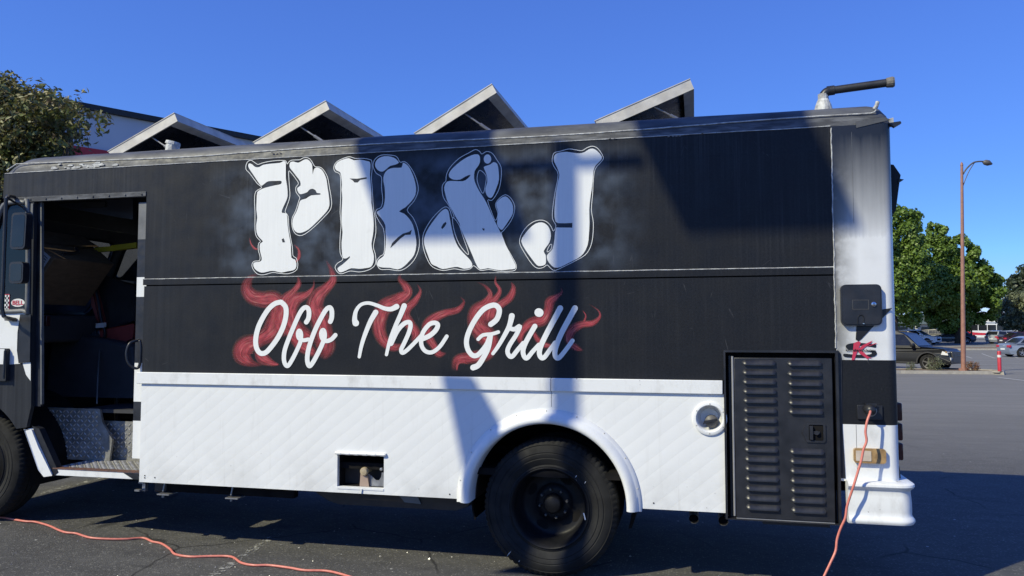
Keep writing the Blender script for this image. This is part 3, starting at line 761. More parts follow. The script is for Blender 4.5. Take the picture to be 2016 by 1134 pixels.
tp(MB().tube([wsp(.55, .95, -.03), wsp(.75, .45, -.02), wsp(.95, .12, -.02)], .008, 6), 'defroster_cable', 'satin')
ns = MB(); ns.add([(-5.40, .031, 1.555), (-5.40, YF, 1.555), (-5.85, YF, 1.415), (-5.85, .031, 1.415)], [(0, 1, 2, 3)])
ns.add([(-5.86, .031, 1.415), (-5.86, YF, 1.415), (-5.94, YF, .57), (-5.94, .031, .57)], [(0, 1, 2, 3)])
ns.add([(-4.978, .031, 2.675), (-4.978, YF, 2.675), (-5.055, YF, 2.384), (-5.055, .031, 2.384)], [(0, 1, 2, 3)])
tp(ns, 'hood', 'trimblack')
# overhead panel seen through the door, round lamp, lining details
a = P(150, 397, .9); b_ = P(268, 452, .9)
tp(MB().prism([P(112, 402, .5), P(262, 390, .5), P(262, 432, .5), P(235, 428, .5), P(120, 407, .5)], .5, .54), 'overhead_panel', 'cabblue')
a = P(160, 409, .49); b_ = P(208, 397, .49); tp(MB().box(a[0], b_[0], .485, .4995, a[1], b_[1]), 'overhead_vent', 'cab')
c = P(243, 415, .8); sph = MB()
for i in range(1): sph.latheY(c, [(0, .76), (.018, .765), (.032, .785), (.036, .81), (.03, .84), (.0, .86)], 16)
tp(sph, 'dome_lamp', 'chrome', smooth=True)
# wiper-motor arm, engine cover, steering wheel
ec = MB(); ec.add([(-5.3, .75, .95), (-4.35, .75, .95), (-4.35, 1.35, .95), (-5.3, 1.35, .95), (-5.3, .8, 1.5), (-4.5, .82, 1.38), (-4.5, 1.28, 1.38), (-5.3, 1.3, 1.5)],
                  [(0, 1, 5, 4), (1, 2, 6, 5), (2, 3, 7, 6), (3, 0, 4, 7), (4, 5, 6, 7)])
tp(ec, 'engine_cover', 'cab', bevel=.03)
stw = [(-4.80 + .2 * math.cos(a) * .3, 1.55 + .2 * math.cos(a + 1.57), 1.62 + .2 * math.sin(a + 1.57) * .9) for a in [i * PI / 12 for i in range(25)]]
tp(MB().tube(stw, .012, 6), 'steering_wheel', 'seatblack', smooth=True)
dp = MB().box(-5.35, -5.0, .15, 1.9, 1.40, 1.62); tp(dp, 'dashboard', 'cab', bevel=.03)
# yellow handrail
tp(MB().prism([P(183, 491, .85), P(188, 487, .85), P(216, 485, .85), P(222, 483, .85), P(268, 478, .85), P(268, 488, .85), P(222, 493, .85), P(188, 495.5, .85)], .85, .89), 'handrail', 'yellow', bevel=.006)
# passenger seat, seen from the side: backrest toward the rear
YS = .95
def sp(px, py, Y=YS): return P(px, py, Y)
seat = tp(MB().prism([sp(178, 655), sp(205, 648), sp(262, 640), sp(264, 668), sp(205, 686), sp(178, 690)], YS, YS + .48), 'seat_cushion', 'seat', bevel=.03, seg=3)
bk = tp(MB().prism([sp(180, 575), sp(186, 553), sp(200, 548), sp(262, 560), sp(264, 632), sp(210, 640), sp(193, 634)], YS + .04, YS + .50), 'seat_backrest', 'seatblack', bevel=.04, seg=3)
tp(MB().prism([sp(182, 572, YS + .03), sp(184, 600, YS + .03), sp(196, 634, YS + .03), sp(208, 634, YS + .03), sp(190, 560, YS + .03)], YS + .02, YS + .10), 'seat_side_bolster', 'seat', bevel=.02)
ft = cat([(sp(189, 550)[0], YS - .02, sp(189, 550)[1]), (sp(200, 600)[0], YS - .03, sp(200, 600)[1]), (sp(207, 632)[0], YS - .04, sp(207, 632)[1]), (sp(212, 655)[0], YS - .03, sp(212, 655)[1]), (sp(207, 672)[0], YS - .02, sp(207, 672)[1])], 5)
tp(MB().tube(ft, .011, 8), 'seat_frame', 'satin', smooth=True)
tp(MB().prism([sp(189, 637, YS - .05), sp(205, 636, YS - .05), sp(205, 644, YS - .05), sp(189, 645, YS - .05)], YS - .05, YS - .03), 'buckle', 'stickerwhite', bevel=.003)
tp(MB().prism([sp(178, 658, YS - .03), sp(190, 652, YS - .03), sp(192, 672, YS - .03), sp(182, 677, YS - .03)], YS - .04, YS - .005), 'seat_patch', 'bluegrey_glass', bevel=.006)
tp(MB().tube(cat([(sp(205, 680, .9)[0], .9, sp(205, 680, .9)[1]), (sp(197, 690, .8)[0], .8, sp(197, 690, .8)[1]), (sp(193, 740, .6)[0], .6, sp(193, 740, .6)[1]), (sp(191, 795, .42)[0], .42, sp(191, 795, .42)[1])], 5), .006, 6), 'seat_belt', 'grey', smooth=True)
tp(MB().tube([(sp(212, 690)[0], YS, sp(212, 690)[1]), (sp(230, 760)[0], YS, sp(230, 760)[1]), (sp(240, 828)[0], YS - .05, sp(240, 828)[1])], .022, 8), 'seat_post', 'satin', smooth=True)
tp(MB().prism([sp(236, 705, 1.0), sp(262, 690, 1.0), sp(264, 770, 1.0), sp(245, 760, 1.0)], 1.0, 1.05), 'inner_panel', 'grey')
MBt = MB(); MBt.box(P(73, 600, .1)[0], P(92, 600, .1)[0], .10, .14, P(80, 642, .1)[1], P(80, 622, .1)[1]); tp(MBt, 'red_reflector', 'dimlens', bevel=.004)
# bulkheads that close the body (kitchen side)
bh = MB(); bh.box(-3.70, 1.04, .06, YF - .02, .60, .64); bh.box(-3.2, -3.17, .05, YF - .01, .65, 2.58)
tp(bh, 'body_floor', 'under')
# mirror arm and mirrors
YM = -.16
def mp3(px, py, y=YM): a = P(px, py, y); return (a[0], y, a[1])
arm = MB().tube([mp3(28, 388, -.01), mp3(17, 386, -.10), mp3(12, 392), mp3(9, 470), mp3(6, 560), mp3(4, 608), mp3(7, 622), mp3(14, 627, -.08), mp3(30, 629, -.01)], .014, 8)
arm.tube([mp3(12, 388), mp3(45, 408, -.03), mp3(68, 432, .01)], .008, 6)
arm.prism([mp3(10, 622, -.03)[::2], mp3(28, 627, -.03)[::2], mp3(28, 633, -.03)[::2], mp3(10, 631, -.03)[::2]], -.035, -.005)
ma = tp(arm, 'mirror_arm', 'satin', smooth='auto')
def mirror(px0, px1, py0, py1, lean):
    a = P(px0, py1, YM); b = P(px1, py0, YM)
    outer = [(x + (z - a[1]) * lean, z) for x, z in rrect(a[0], b[0], a[1], b[1], .028)]
    inner = [(x + (z - a[1]) * lean, z) for x, z in rrect(a[0] + .014, b[0] - .012, a[1] + .016, b[1] - .016, .02)]
    o = tp(MB().prism(outer, YM - .005, YM + .05), 'mirror', 'satin', bevel=.01)
    tp(MB().sheet(inner, YM - .0065), 'mirror_glass', 'darkglass', o)
    cx = a[0] - .012; cz = (a[1] + b[1]) / 2
    tp(MB().tube([(cx - .015, YM + .03, cz), (cx + .03, YM + .03, cz)], .008, 8), 'mirror_clamp', 'satin', o)
mirror(20, 52, 418, 491, .03); mirror(18, 47, 515, 558, 0)
# wheel arch flare
fl = MB().latheY(AC, [(AR + .002, -.001), (AR + .002, -.006), (.548, -.008), (.540, -.020), (.525, -.038), (.505, -.047), (.488, -.042), (.480, -.030), (.478, .02), (.478, .10)], 64, -.03, PI + .03)
arch = tp(fl, 'wheel_arch_flare', 'white', smooth=True)
rv = MB()
for i in range(9):
    a = R(12 + i * 19.5); rv.latheY((AC[0] + .556 * math.cos(a), AC[1] + .556 * math.sin(a)), [(0, -.0105), (.003, -.010), (.0045, -.0065)], 8)
tp(rv, 'rivet', 'alu', arch)
# wheel housings
tp(MB().latheY(AC, [(.50, .11), (.52, .14), (.52, .80), (0, .80)], 32, -.3, PI + .3), 'wheel_housing', 'under')
tp(MB().latheY(FC, [(FR + .01, .031), (FR + .02, .60), (0, .60)], 32, -.2, PI + .2), 'wheel_housing', 'under')
# wheels
def wheel(c, y0, Rt, rear):
    prof = [(.235, y0 + .03), (.243, y0 + .012), (.252, y0 + .006), (.262, y0 + .012), (.275, y0 + .004), (.30, y0 - .008), (.305, y0 - .005), (.31, y0 - .009), (.33, y0 - .010), (.335, y0 - .006),
            (.34, y0 - .009), (.365, y0 - .004), (.382, y0 + .006), (.385, y0 + .002), (.400, y0 + .012), (Rt - .008, y0 + .022), (Rt - .001, y0 + .034), (Rt, y0 + .055), (Rt, y0 + .075), (Rt - .012, y0 + .076), (Rt - .012, y0 + .083), (Rt, y0 + .084),
            (Rt + .001, y0 + .12), (Rt - .012, y0 + .121), (Rt - .012, y0 + .128), (Rt, y0 + .129), (Rt, y0 + .18), (Rt - .02, y0 + .225), (.3, y0 + .24), (.235, y0 + .21)]
    def mod(i, j, r):
        if j in (14, 15, 16, 17) : return r - (.007 if i % 3 == 0 else 0)
        return r
    w_ = MB().latheY(c, prof, 216, mod=mod)
    def flat(v): return v
    o = tp(w_, 'wheel', 'rubber', smooth='auto')
    rim = MB()
    dish = .165 if rear else -.02
    rim.latheY(c, [(.250, y0 + .010), (.247, y0 + .002), (.240, y0 + .000), (.236, y0 + .006), (.228, y0 + .012), (.222, y0 + .03), (.214, y0 + .05), (.205, y0 + dish + .0), (.185, y0 + dish + .012),
                   (.125, y0 + dish + .02), (.115, y0 + dish + .012), (.095, y0 + dish - .002), (.085, y0 + dish - .004), (.06, y0 + dish - .002)], 64)
    tp(rim, 'rim', 'rim', o, smooth=True)
    hb = MB().latheY(c, [(.062, y0 + dish), (.058, y0 + dish - .05), (.052, y0 + dish - .06), (.045, y0 + dish - .066), (0, y0 + dish - .068)], 32)
    tp(hb, 'hub', 'rim', o, smooth='auto')
    for k in range(8):
        a = k * PI / 4 + .2; cc = (c[0] + .088 * math.cos(a), c[1] + .088 * math.sin(a))
        tp(MB().latheY(cc, [(.010, y0 + dish), (.010, y0 + dish - .022), (.006, y0 + dish - .030), (0, y0 + dish - .030)], 6), 'lug_nut', 'lampgrey', o)
    for k in range(4):
        a = k * PI / 2 - .5; r_ = .160
        pts = [(c[0] + r_ * math.cos(a) + .024 * math.cos(t) * math.cos(a) - .042 * math.sin(t) * math.sin(a), c[1] + r_ * math.sin(a) + .024 * math.cos(t) * math.sin(a) + .042 * math.sin(t) * math.cos(a)) for t in [i * PI / 9 for i in range(18)]]
        tp(MB().sheet(pts, y0 + dish + .0125), 'hand_hole', 'under', o)
    return o
wr_ = wheel((-.880, .415), .045, .418, True)
# dual inner tyre
tp(MB().latheY((-.880, .415), [(.24, .34), (.38, .32), (.418, .36), (.418, .50), (.38, .54), (.24, .53)], 48), 'inner_tyre', 'rubber', wr_, smooth=True)
tp(MB().prism([(-.665, .40), (-.655, .36), (-.662, .36), (-.672, .40)], .043, .046), 'rim_scratch', 'stickerwhite', wr_)
sc_ = MB()
for (px, py, l, an) in ((1134, 938, .022, 1.0), (1152, 950, .018, 1.1), (1134, 945, .012, -.4), (1002, 1090, .05, .9), (1022, 1105, .015, .9)):
    c = P(px, py, .03); sc_.prism([(c[0] - l * math.cos(an) / 2, c[1] - l * math.sin(an) / 2), (c[0] + .002, c[1]), (c[0] + l * math.cos(an) / 2, c[1] + l * math.sin(an) / 2), (c[0] - .002, c[1] + .001)], .033, .0335)
tp(sc_, 'tyre_chalk_mark', 'stickerwhite', wr_)
wheel((-5.27, .49), .13, .415, False)
for c0, y in (((-.880, .415), 1.75), ((-5.27, .49), 1.72)):
    tp(MB().latheY(c0, [(0, y), (.24, y), (.38, y - .01), (.418, y + .04), (.418, y + .2), (.38, y + .24), (0, y + .24)], 48), 'wheel', 'rubber', smooth=True)
tp(MB().tube([(-.88, .3, .415), (-.88, 1.8, .415)], .06, 12), 'axle', 'under'); tp(MB().tube([(-5.27, .3, .45), (-5.27, 1.8, .45)], .05, 12), 'axle', 'under')
# chassis
for y in (.62, 1.3): tp(MB().box(-5.8, .95, y, y + .07, .56, .70), 'chassis_rail', 'under')
tp(MB().box(-3.70, -2.62, .10, .16, .375, .60), 'chassis_box', 'under', bevel=.01)
tp(MB().box(-3.70, -3.60, .095, .30, .37, .455), 'chassis_box', 'satin', bevel=.01)
tk = MB(); tkp = [(-2.50, .455), (-2.47, .42), (-2.38, .37), (-2.30, .352), (-1.50, .352), (-1.42, .38), (-1.36, .47), (-1.36, .60), (-2.50, .60)]
tp(MB().prism(tkp, .12, .75), 'water_tank', 'tank', bevel=.03, seg=3)
tp(MB().prism([(-1.90, .455), (-1.76, .452), (-1.73, .385), (-1.84, .39)], .108, .115), 'tank_patch', 'grey')
for X in (-3.59, -3.06):
    b_ = MB(); b_.tube([(X, .07, .46), (X - .01, .06, .385)], .006, 6); b_.box(X - .035, X + .06, .03, .12, .366, .374); b_.tube([(X - .008, .06, .366), (X - .008, .06, .345)], .009, 6)
    tp(b_, 'hanger_bolt', 'steel')
b_ = MB(); b_.box(-3.80, -3.775, .10, .13, .37, .43); b_.box(-3.83, -3.79, .06, .10, .375, .387); b_.box(-3.80, -3.76, .06, .12, .432, .44)
tp(b_, 'step_hook', 'steel')
# utility opening: box with valve
ut = MB(); x0, x1, z0, z1 = UT
ut.add([(x0 - .001, .031, z0), (x1 + .001, .031, z0), (x1 + .001, .031, z1), (x0 - .001, .031, z1), (x0, .35, z0), (x1, .35, z0), (x1, .35, z1), (x0, .35, z1)], [(0, 1, 5, 4), (1, 2, 6, 5), (2, 3, 7, 6), (3, 0, 4, 7), (4, 5, 6, 7)])
ub = tp(ut, 'utility_recess', 'under')
hg = MB().tube([(x0 - .01, -.008, z1 + .012), (x1 + .015, -.008, z1 + .012)], .010, 8)
for i in range(6): hg.tube([(x0 + i * .06, -.008, z1 + .012), (x0 + .03 + i * .06, -.008, z1 + .012)], .012, 8)
tp(hg, 'hinge', 'whitechip', ub)
tp(MB().box(x0, x1, -.004, -.0005, z0 - .014, z0 - .002), 'utility_lip', 'whitechip', ub)
tp(MB().prism([(-2.10, .487), (-2.095, .470), (-2.09, .455), (-2.085, .487)], -.009, -.001), 'latch_tab', 'whitechip', ub)
c = P(717, 928, .03); vv = MB().latheY(c, [(0, .015), (.022, .017), (.027, .025), (.027, .04), (.018, .045), (.018, .14)], 20)
vl = tp(vv, 'brass_valve', 'brass', ub, smooth='auto')
tp(MB().prism([(c[0] - .027, .495), (c[0] + .027, .495), (c[0] + .022, c[1] - .028), (c[0] - .022, c[1] - .022)], .035, .06), 'valve_body', 'tan', ub, bevel=.006)
c2 = P(745, 927, .05)
tp(MB().prism([(c[0] + .033, .495), (x1 - .002, .495), (x1 - .002, .585), (x1 - .035, .585), (x1 - .040, .555), (x1 - .055, .535), (x1 - .075, .535), (c[0] + .036, .565)], .05, .055), 'valve_bracket', 'steel', ub)
tp(MB().latheY((x1 - .033, .608), [(0, .03), (.010, .032), (.010, .05)], 10), 'bolt_head', 'steel', ub)
# filler port
pt = MB().latheY(PC, [(.098, .001), (.097, -.010), (.090, -.014), (.078, -.014), (.072, -.006), (.070, .0), (.066, .04), (.05, .075), (0, .08)], 40)
po = tp(pt, 'filler_port', 'white', smooth='auto')
tp(MB().latheY((PC[0] + .01, PC[1] - .02), [(0, .005), (.022, .008), (.036, .02), (.037, .05), (.03, .06)], 20), 'filler_cap', 'lampgrey', po, smooth='auto')
tp(MB().prism([(PC[0] - .035, PC[1] - .03), (PC[0] + .04, PC[1] - .012), (PC[0] + .042, PC[1] - .002), (PC[0] - .03, PC[1] - .016)], -.010, .01), 'cap_grip', 'satin', po, bevel=.003)
rv = MB()
for k in range(6): rv.latheY((PC[0] + .085 * math.cos(k * PI / 3 + .5), PC[1] + .085 * math.sin(k * PI / 3 + .5)), [(0, -.0165), (.004, -.0155), (.005, -.013)], 8)
tp(rv, 'screw', 'alu', po)
# generator door
gf = MB(); gf.prism([(XG, .425), (XR + .009, .425), (XR + .009, 1.386), (XG, 1.386)], -.022, .03, holes=[[(.166, .430), (.166, 1.373), (.758, 1.373), (.758, .430)]])
tp(gf, 'generator_frame', 'satin', bevel=.002)
gd = tp(MB().box(.213, .742, -.012, .02, .436, 1.343), 'generator_door', 'satin', bevel=.004)
tp(MB().box(.150, .762, .06, .07, .41, 1.385), 'door_recess', 'under')
tp(MB().box(.185, .209, .02, .03, .432, 1.352), 'door_jamb', 'satin')
tp(MB().tube([(.205, -.010, .445), (.205, -.010, 1.35)], .006, 8), 'piano_hinge', 'stain', gd)
# louvres
def louvre(x0, x1, z):
    mb = MB(); n = 12; hh = .017; dep = .017
    L_ = x1 - x0; st = 14
    for i in range(st + 1):
        t = i / st; x = x0 + L_ * t
        e = min(1, min(t, 1 - t) * L_ / hh); e = math.sqrt(max(0, 1 - (1 - e) ** 2))
        for j in range(7):
            a = j / 6; zz = z + hh * e - 2 * hh * e * a * .92
            yy = -.0125 - dep * e * math.sin(a * PI * .55)
            mb.v.append((x, yy, zz))
    for i in range(st):
        for j in range(6):
            a = i * 7 + j; mb.f.append((a, a + 1, a + 8, a + 7)); mb.m.append(0)
    mb.add([(x0 + .012, -.0127, z - hh * .6), (x1 - .012, -.0127, z - hh * .6), (x1 - .012, -.0127, z - hh * .95), (x0 + .012, -.0127, z - hh * .95)], [(0, 1, 2, 3)], 1)
    return mb
lsrc = None
def put_louvre(px, py, left):
    global lsrc
    x, z = P(px, py)
    if lsrc is None:
        lsrc = louvre(-.095, .095, 0); lsrc = lsrc.build('louvre', ['satin', 'under'], gd, smooth=True); o = lsrc
    else:
        o = lsrc.copy(); COL.objects.link(o); o.parent = gd
    o.location = (x, 0, z)
xa = P(1493, 716)[0]; xb = P(1583, 716)[0]
for cy in (102, 157, 212, 268, 322, 380, 437, 495, 552, 609, 666, 722, 781, 838, 896, 950):
    put_louvre(1494 + (cy - 102) * .0095, 680 + cy / 2.984, True)
for cy in (105, 165, 222, 276, 334, 387, 622, 679, 736, 794, 851, 908, 967):
    put_louvre(1583.5 + (cy - 102) * .0095, 680 + cy / 2.984, False)
# paddle latch
lx, lz = P(1602, 851)
lt = tp(MB().prism([(lx - .063, lz), (lx - .040, lz + .055), (lx + .05, lz + .055), (lx + .06, lz + .045), (lx + .06, lz - .045), (lx + .05, lz - .055), (lx - .040, lz - .055)], -.019, -.012,
        holes=[rrect(lx - .028, lx + .048, lz - .044, lz + .044, .006)]), 'latch', 'satin', gd, bevel=.002)
ltd = MB().box(lx - .028, lx + .048, -.0135, -.0122, lz - .044, lz + .044, 1)
ltd.box(lx - .025, lx - .008, -.030, -.0136, lz - .038, lz + .038, 0); ltd.box(lx - .008, lx + .03, -.022, -.0136, lz - .008, lz + .008, 0)
ltd.tube([(lx + .012, -.022, lz), (lx + .012, -.030, lz)], .012, 12)
tp(ltd, 'paddle', ['satin', 'under'], gd)
tp(MB().box(.36, .72, .04, .06, .395, .41), 'door_step_bar', 'satin'); tp(MB().box(.36, .375, .04, .06, .41, .45), 'door_step_bar', 'satin')
tp(MB().box(.215, .739, -.008, .02, .4255, .4355), 'door_lower_lip', 'stain')
# seam sealant between panel and rear corner
tp(MB().tube(wobble_line(0, 1, 0, 0, 0, 1, 0)[:0] + [(XR + .003 + random.uniform(-.002, .002), -.002, 1.40 + i * (1.25 / 60)) for i in range(61)], .0035, 5), 'corner_seam', 'sealant')
# rear corner, wraps to the back
def cornerprof(y_off=0, x0=XR + .004):
    p = [(x0, y_off), (1.03, y_off)]
    for i in range(1, 9):
        a = -PI / 2 + PI / 2 * i / 8; p.append((1.03 + (.055 - y_off) * math.cos(a), .055 + (.055 - y_off) * math.sin(a)))
    p.append((1.085 - y_off, .5)); return p
def wallstrip(mb, prof, z0, z1, nz=1, mi=0):
    b = len(mb.v)
    for k in range(nz + 1):
        for x, y in prof: mb.v.append((x, y, z0 + (z1 - z0) * k / nz))
    n = len(prof)
    for k in range(nz):
        for i in range(n - 1):
            a = b + k * n + i; mb.f.append((a, a + 1, a + n + 1, a + n)); mb.m.append(mi)
    return mb
cp = tp(wallstrip(MB(), cornerprof(), 1.334, 2.66), 'corner_panel', 'corner', smooth=True)
tp(wallstrip(MB(), cornerprof(), .978, 1.3335), 'corner_panel', 'black', smooth=True)
tp(wallstrip(MB(), cornerprof(), .665, .9775), 'corner_panel', 'whitechip', smooth=True)
tp(MB().box(.86, .862, -.0008, .001, .70, .975), 'corner_joint', 'grey')
tp(MB().box(.874, .8755, -.0012, .001, 2.1, 2.62), 'corner_joint', 'grey')
tp(MB().prism([(.774, .68), (.800, .68), (.790, .96), (.795, 1.33), (.790, 1.37), (.774, 1.39)], -.004, .02), 'corner_flange', 'trimblack')
rw = MB().box(1.06, 1.084, .5, WID - .03, .60, 2.64); rw.box(1.0, 1.06, .06, WID - .1, .56, .66); tp(rw, 'rear_wall', 'white')
# painted spikes on the white corner
for poly in ([(1247, 440), (1400, 440), (1290, 555), (1265, 575), (1240, 560)], [(1463, 302), (1556, 288), (1463, 385)]):
    tp(MB().sheet([P(1400 + x / 4.36, 540 + y / 4.36) for x, y in poly], -.003), 'painted_spike', 'logoblack')
# fuel/power box
x0, z1 = P(1653, 561); x1, z0 = P(1735, 641)
fb = tp(MB().prism(rrect(x0, x1, z0, z1, .028), -.030, 0), 'power_inlet_box', 'satin', bevel=.008, seg=3)
tp(MB().prism(rrect(x0 + .008, x1 - .008, z0 + .008, z1 - .006, .024), -.034, -.0305), 'inlet_lid', 'satin', fb, bevel=.003)
cx, cz = (x0 + x1) / 2, (z0 + z1) / 2
tp(MB().prism([(cx - .047, cz - .025), (cx + .037, cz - .025), (cx + .037, cz + .028), (cx - .047, cz + .028)], -.0352, -.0342, holes=[[(cx - .045, cz - .023), (cx + .035, cz - .023), (cx + .035, cz + .026), (cx - .045, cz + .026)]]), 'lid_frame', 'lampgrey', fb)
tp(MB().latheY((cx + .062, cz + .003), [(0, -.042), (.008, -.042), (.013, -.040), (.013, -.034)], 16), 'key_lock', 'chrome', fb, smooth='auto')
tp(MB().prism([(cx + .060, cz - .004), (cx + .064, cz - .004), (cx + .064, cz + .010), (cx + .060, cz + .010)], -.0435, -.0422), 'key_slot', 'logoblack', fb)
tp(MB().tube([(cx - .02, -.036, z0 + .008), (cx - .02, -.036, z0 + .045), (cx - .012, -.036, z0 + .058), (cx + .002, -.036, z0 + .058), (cx + .010, -.036, z0 + .045), (cx + .010, -.036, z0 + .008)], .0025, 5), 'cable_flap', 'logoblack', fb)
tp(MB().box(cx + .004, cx + .013, -.038, -.034, z0 + .009, z0 + .013), 'flap_clip', 'chrome', fb)
# logo sticker
def LG(x, y): return P(1400 + x / 4.36, 540 + y / 4.36)
lo = tp(MB().sheet([LG(*p) for p in cat([(1155, 625), (1165, 603), (1220, 590), (1300, 590), (1390, 598), (1412, 598), (1412, 628), (1370, 622), (1290, 612), (1230, 620), (1240, 640), (1180, 645)], 3, True)], -.003), 'logo_sticker', 'logoblack', label='black S swoosh with red K splash logo')
tp(MB().sheet([LG(*p) for p in cat([(1140, 682), (1240, 690), (1330, 690), (1375, 682), (1370, 665), (1330, 660), (1400, 655), (1422, 680), (1400, 705), (1330, 716), (1230, 715), (1145, 708)], 3, True)], -.0032), 'logo_swoosh', 'logoblack', lo)
kk = MB()
for i, poly in enumerate(([(1222, 590), (1262, 575), (1285, 585), (1262, 640), (1240, 700), (1228, 735), (1205, 735), (1215, 680)], [(1250, 650), (1300, 608), (1385, 568), (1370, 590), (1320, 625), (1285, 655), (1265, 668)], [(1255, 655), (1285, 650), (1320, 680), (1345, 705), (1385, 722), (1345, 716), (1352, 735), (1310, 705), (1275, 680)], [(1330, 620), (1410, 590), (1425, 592), (1360, 615)])):
    kk.sheet([LG(*p) for p in poly], -.0042 - i * .0004)
tp(kk, 'logo_letter_k', 'redlogo', lo)
ka = LG(1282, 652); text('logo_lettering', 'kevinsharrahdesigns', ka[0], ka[1], .021, -.0066, 'logoblack', lo, sx=.92, rot=-.01, bold=.0004)
# power inlet plate with plug
x0, z1 = P(1687, 797); x1, z0 = P(1737, 826)
ip = tp(MB().box(x0, x1, -.012, 0, z0, z1), 'power_socket_plate', 'satin', bevel=.002)
c = P(1713, 808); tp(MB().latheY(c, [(.030, -.012), (.031, -.022), (.026, -.025), (.024, -.020), (0, -.018)], 20), 'socket_ring', 'steel', ip, smooth='auto')
tp(MB().prism([(c[0] - .022, c[1] + .024), (c[0] + .022, c[1] + .024), (c[0] + .024, c[1] + .038), (c[0] - .024, c[1] + .038)], -.03, -.012), 'socket_cover', 'satin', ip, bevel=.004)
# clearance light
x0, z1 = P(1679, 881); x1, z0 = P(1743, 912)
cl = tp(MB().prism(rrect(x0, x1, z0, z1, .016), -.026, 0), 'side_marker_light', 'amber', bevel=.006, seg=3)
tp(MB().prism(rrect(x0 + .010, x0 + .088, z0 + .012, z1 - .012, .004), -.0285, -.0262), 'reflector', 'paleamber', cl, bevel=.002)
# tail lights seen on edge
for a, b_ in ((.99, 1.09), (.88, .975), (.77, .865)): tp(MB().box(1.086, 1.128, .12, .24, a, b_), 'tail_light', 'dimlens', bevel=.008)
# rear visor box
YR = .5
tp(MB().prism([(1.086, 2.50), P(1758, 326, .35), P(1771, 345, .35), P(1769, 357, .35), P(1762, 412, .35), (1.086, 2.06)], .35, 1.6), 'rear_visor', 'black', bevel=.006)
tp(MB().prism([P(1769, 352, .35), P(1779, 354, .35), P(1768, 361, .35)], .34, .37), 'visor_bracket', 'satin')
# bumper: lofted round the corner
bpth = [(.800, 0, -1), (.9, 0, -1), (1.0, 0, -1), (1.04, 0, -1)]
bp = []
for i in range(4): bp.append(((.800 + .08 * i), -.062, 0, -1))
for i in range(9):
    a = -PI / 2 + PI / 2 * i / 8; bp.append((1.06 + .07 * math.cos(a), .008 + .07 * math.sin(a), math.cos(a), math.sin(a)))
bp.append((1.13, .6, 1, 0)); bp.append((1.13, WID, 1, 0))
bprof = [(-.08, .675), (-.01, .675), (.008, .673), (.019, .665), (.021, .654), (.014, .643), (.004, .636), (-.001, .625), (.001, .60), (.004, .56), (.004, .52), (.003, .50), (.009, .488), (.018, .476), (.019, .464), (.011, .452), (-.05, .448)]
bm = MB()
for (x, y, nx_, ny_) in bp:
    for o_, z in bprof: bm.v.append((x + nx_ * o_, y + ny_ * o_, z))
k = len(bprof)
for i in range(len(bp) - 1):
    for j in range(k - 1):
        a = i * k + j; bm.f.append((a, a + k, a + k + 1, a + 1)); bm.m.append(0)
bm.f.append(tuple(range(k))); bm.m.append(0)
bu = tp(bm, 'rear_bumper', 'whitechip', smooth='auto')
tp(MB().latheY((.83, .565), [(0, -.062), (.007, -.0625), (.007, -.050)], 10), 'bumper_bolt', 'under', bu)
tp(MB().prism([(1.095, .675), (1.10, .74), (1.105, .675)], .10, .50), 'bumper_bracket', 'satin', bu)
# exhaust outlets
for px, py in ((1366, 1021), (1424, 1025)):
    c = P(px, py, .06)
    o = tp(MB().tube([(c[0], .05, c[1]), (c[0], .5, c[1] + .04)], .028, 16, cap=False), 'exhaust_pipe', 'steel', smooth=True)
    tp(MB().latheY((c[0], c[1] + .002), [(.024, .052), (.024, .09), (0, .10)], 16), 'pipe_bore', 'under', o)
# roof hatches propped open
YH0, YH1 = .34, 1.70
def hatch(h, a, label):
    H = Vector(P(*h, YH0)); A = Vector(P(*a, YH0)); H.y = max(H.y, 2.81)
    u = (A - H); Ln = u.length; u.normalize(); n = Vector((-u.y, u.x)); th = .072
    def q(s, t): v = H + u * s + n * t; return (v.x, v.y)
    fr = MB()
    fr.prism([q(0, 0), q(Ln, 0), q(Ln, -th), q(.03, -th)], YH0, YH0 + .012)
    fr.prism([q(0, 0), q(Ln, 0), q(Ln, -th), q(.03, -th)], YH1 - .012, YH1)
    fr.prism([q(Ln - .012, -.001), q(Ln - .0005, -.001), q(Ln - .0005, -th - .001), q(Ln - .012, -th - .001)], YH0 + .0125, YH1 - .0125)
    fr.prism([q(0, .001), q(Ln + .002, .001), q(Ln + .002, -.004), q(0, -.004)], YH0 - .004, YH1 + .004)
    # inner return flange
    fr.prism([q(Ln - .07, -th + .002), q(Ln - .013, -th + .002), q(Ln - .013, -th - .003), q(Ln - .07, -th - .003)], YH0 + .013, YH1 - .013)
    o = tp(fr, 'roof_hatch', 'alu', label=label)
    tp(MB().prism([q(.02, -.0045), q(Ln - .013, -.0045), q(Ln - .013, -.012), q(.02, -.012)], YH0 + .013, YH1 - .013), 'hatch_skin', 'hatchglass', o)
    m = q(Ln * .58, -th * .8); e = (H.x + Ln * .95, 2.81)
    d = MB(); p0 = Vector((m[0], YH0 + .03, m[1])); p1 = Vector((e[0] , YH0 + .06, e[1])); pm = p0.lerp(p1, .45)
    d.tube([p0, pm], .006, 8); d.tube([pm, p1], .012, 8)
    tp(d, 'gas_strut', 'steel', o, smooth='auto')
    p0 = Vector((q(Ln * .75, -.03)[0], YH1 - .25, q(Ln * .75, -.03)[1])); p1 = Vector((H.x + Ln * .6, YH1 - .6, 2.82))
    tp(MB().tube([p0, p1], .012, 6), 'support_bar', 'alu', o)
hatch((212, 298), (343, 222), 'propped hatch nearest the cab'); hatch((498, 280), (641, 198), 'second hatch from the cab')
hatch((815, 262), (968, 165), 'steepest propped hatch'); hatch((1170, 238), (1358, 155), 'rearmost hatch, long low pitch')
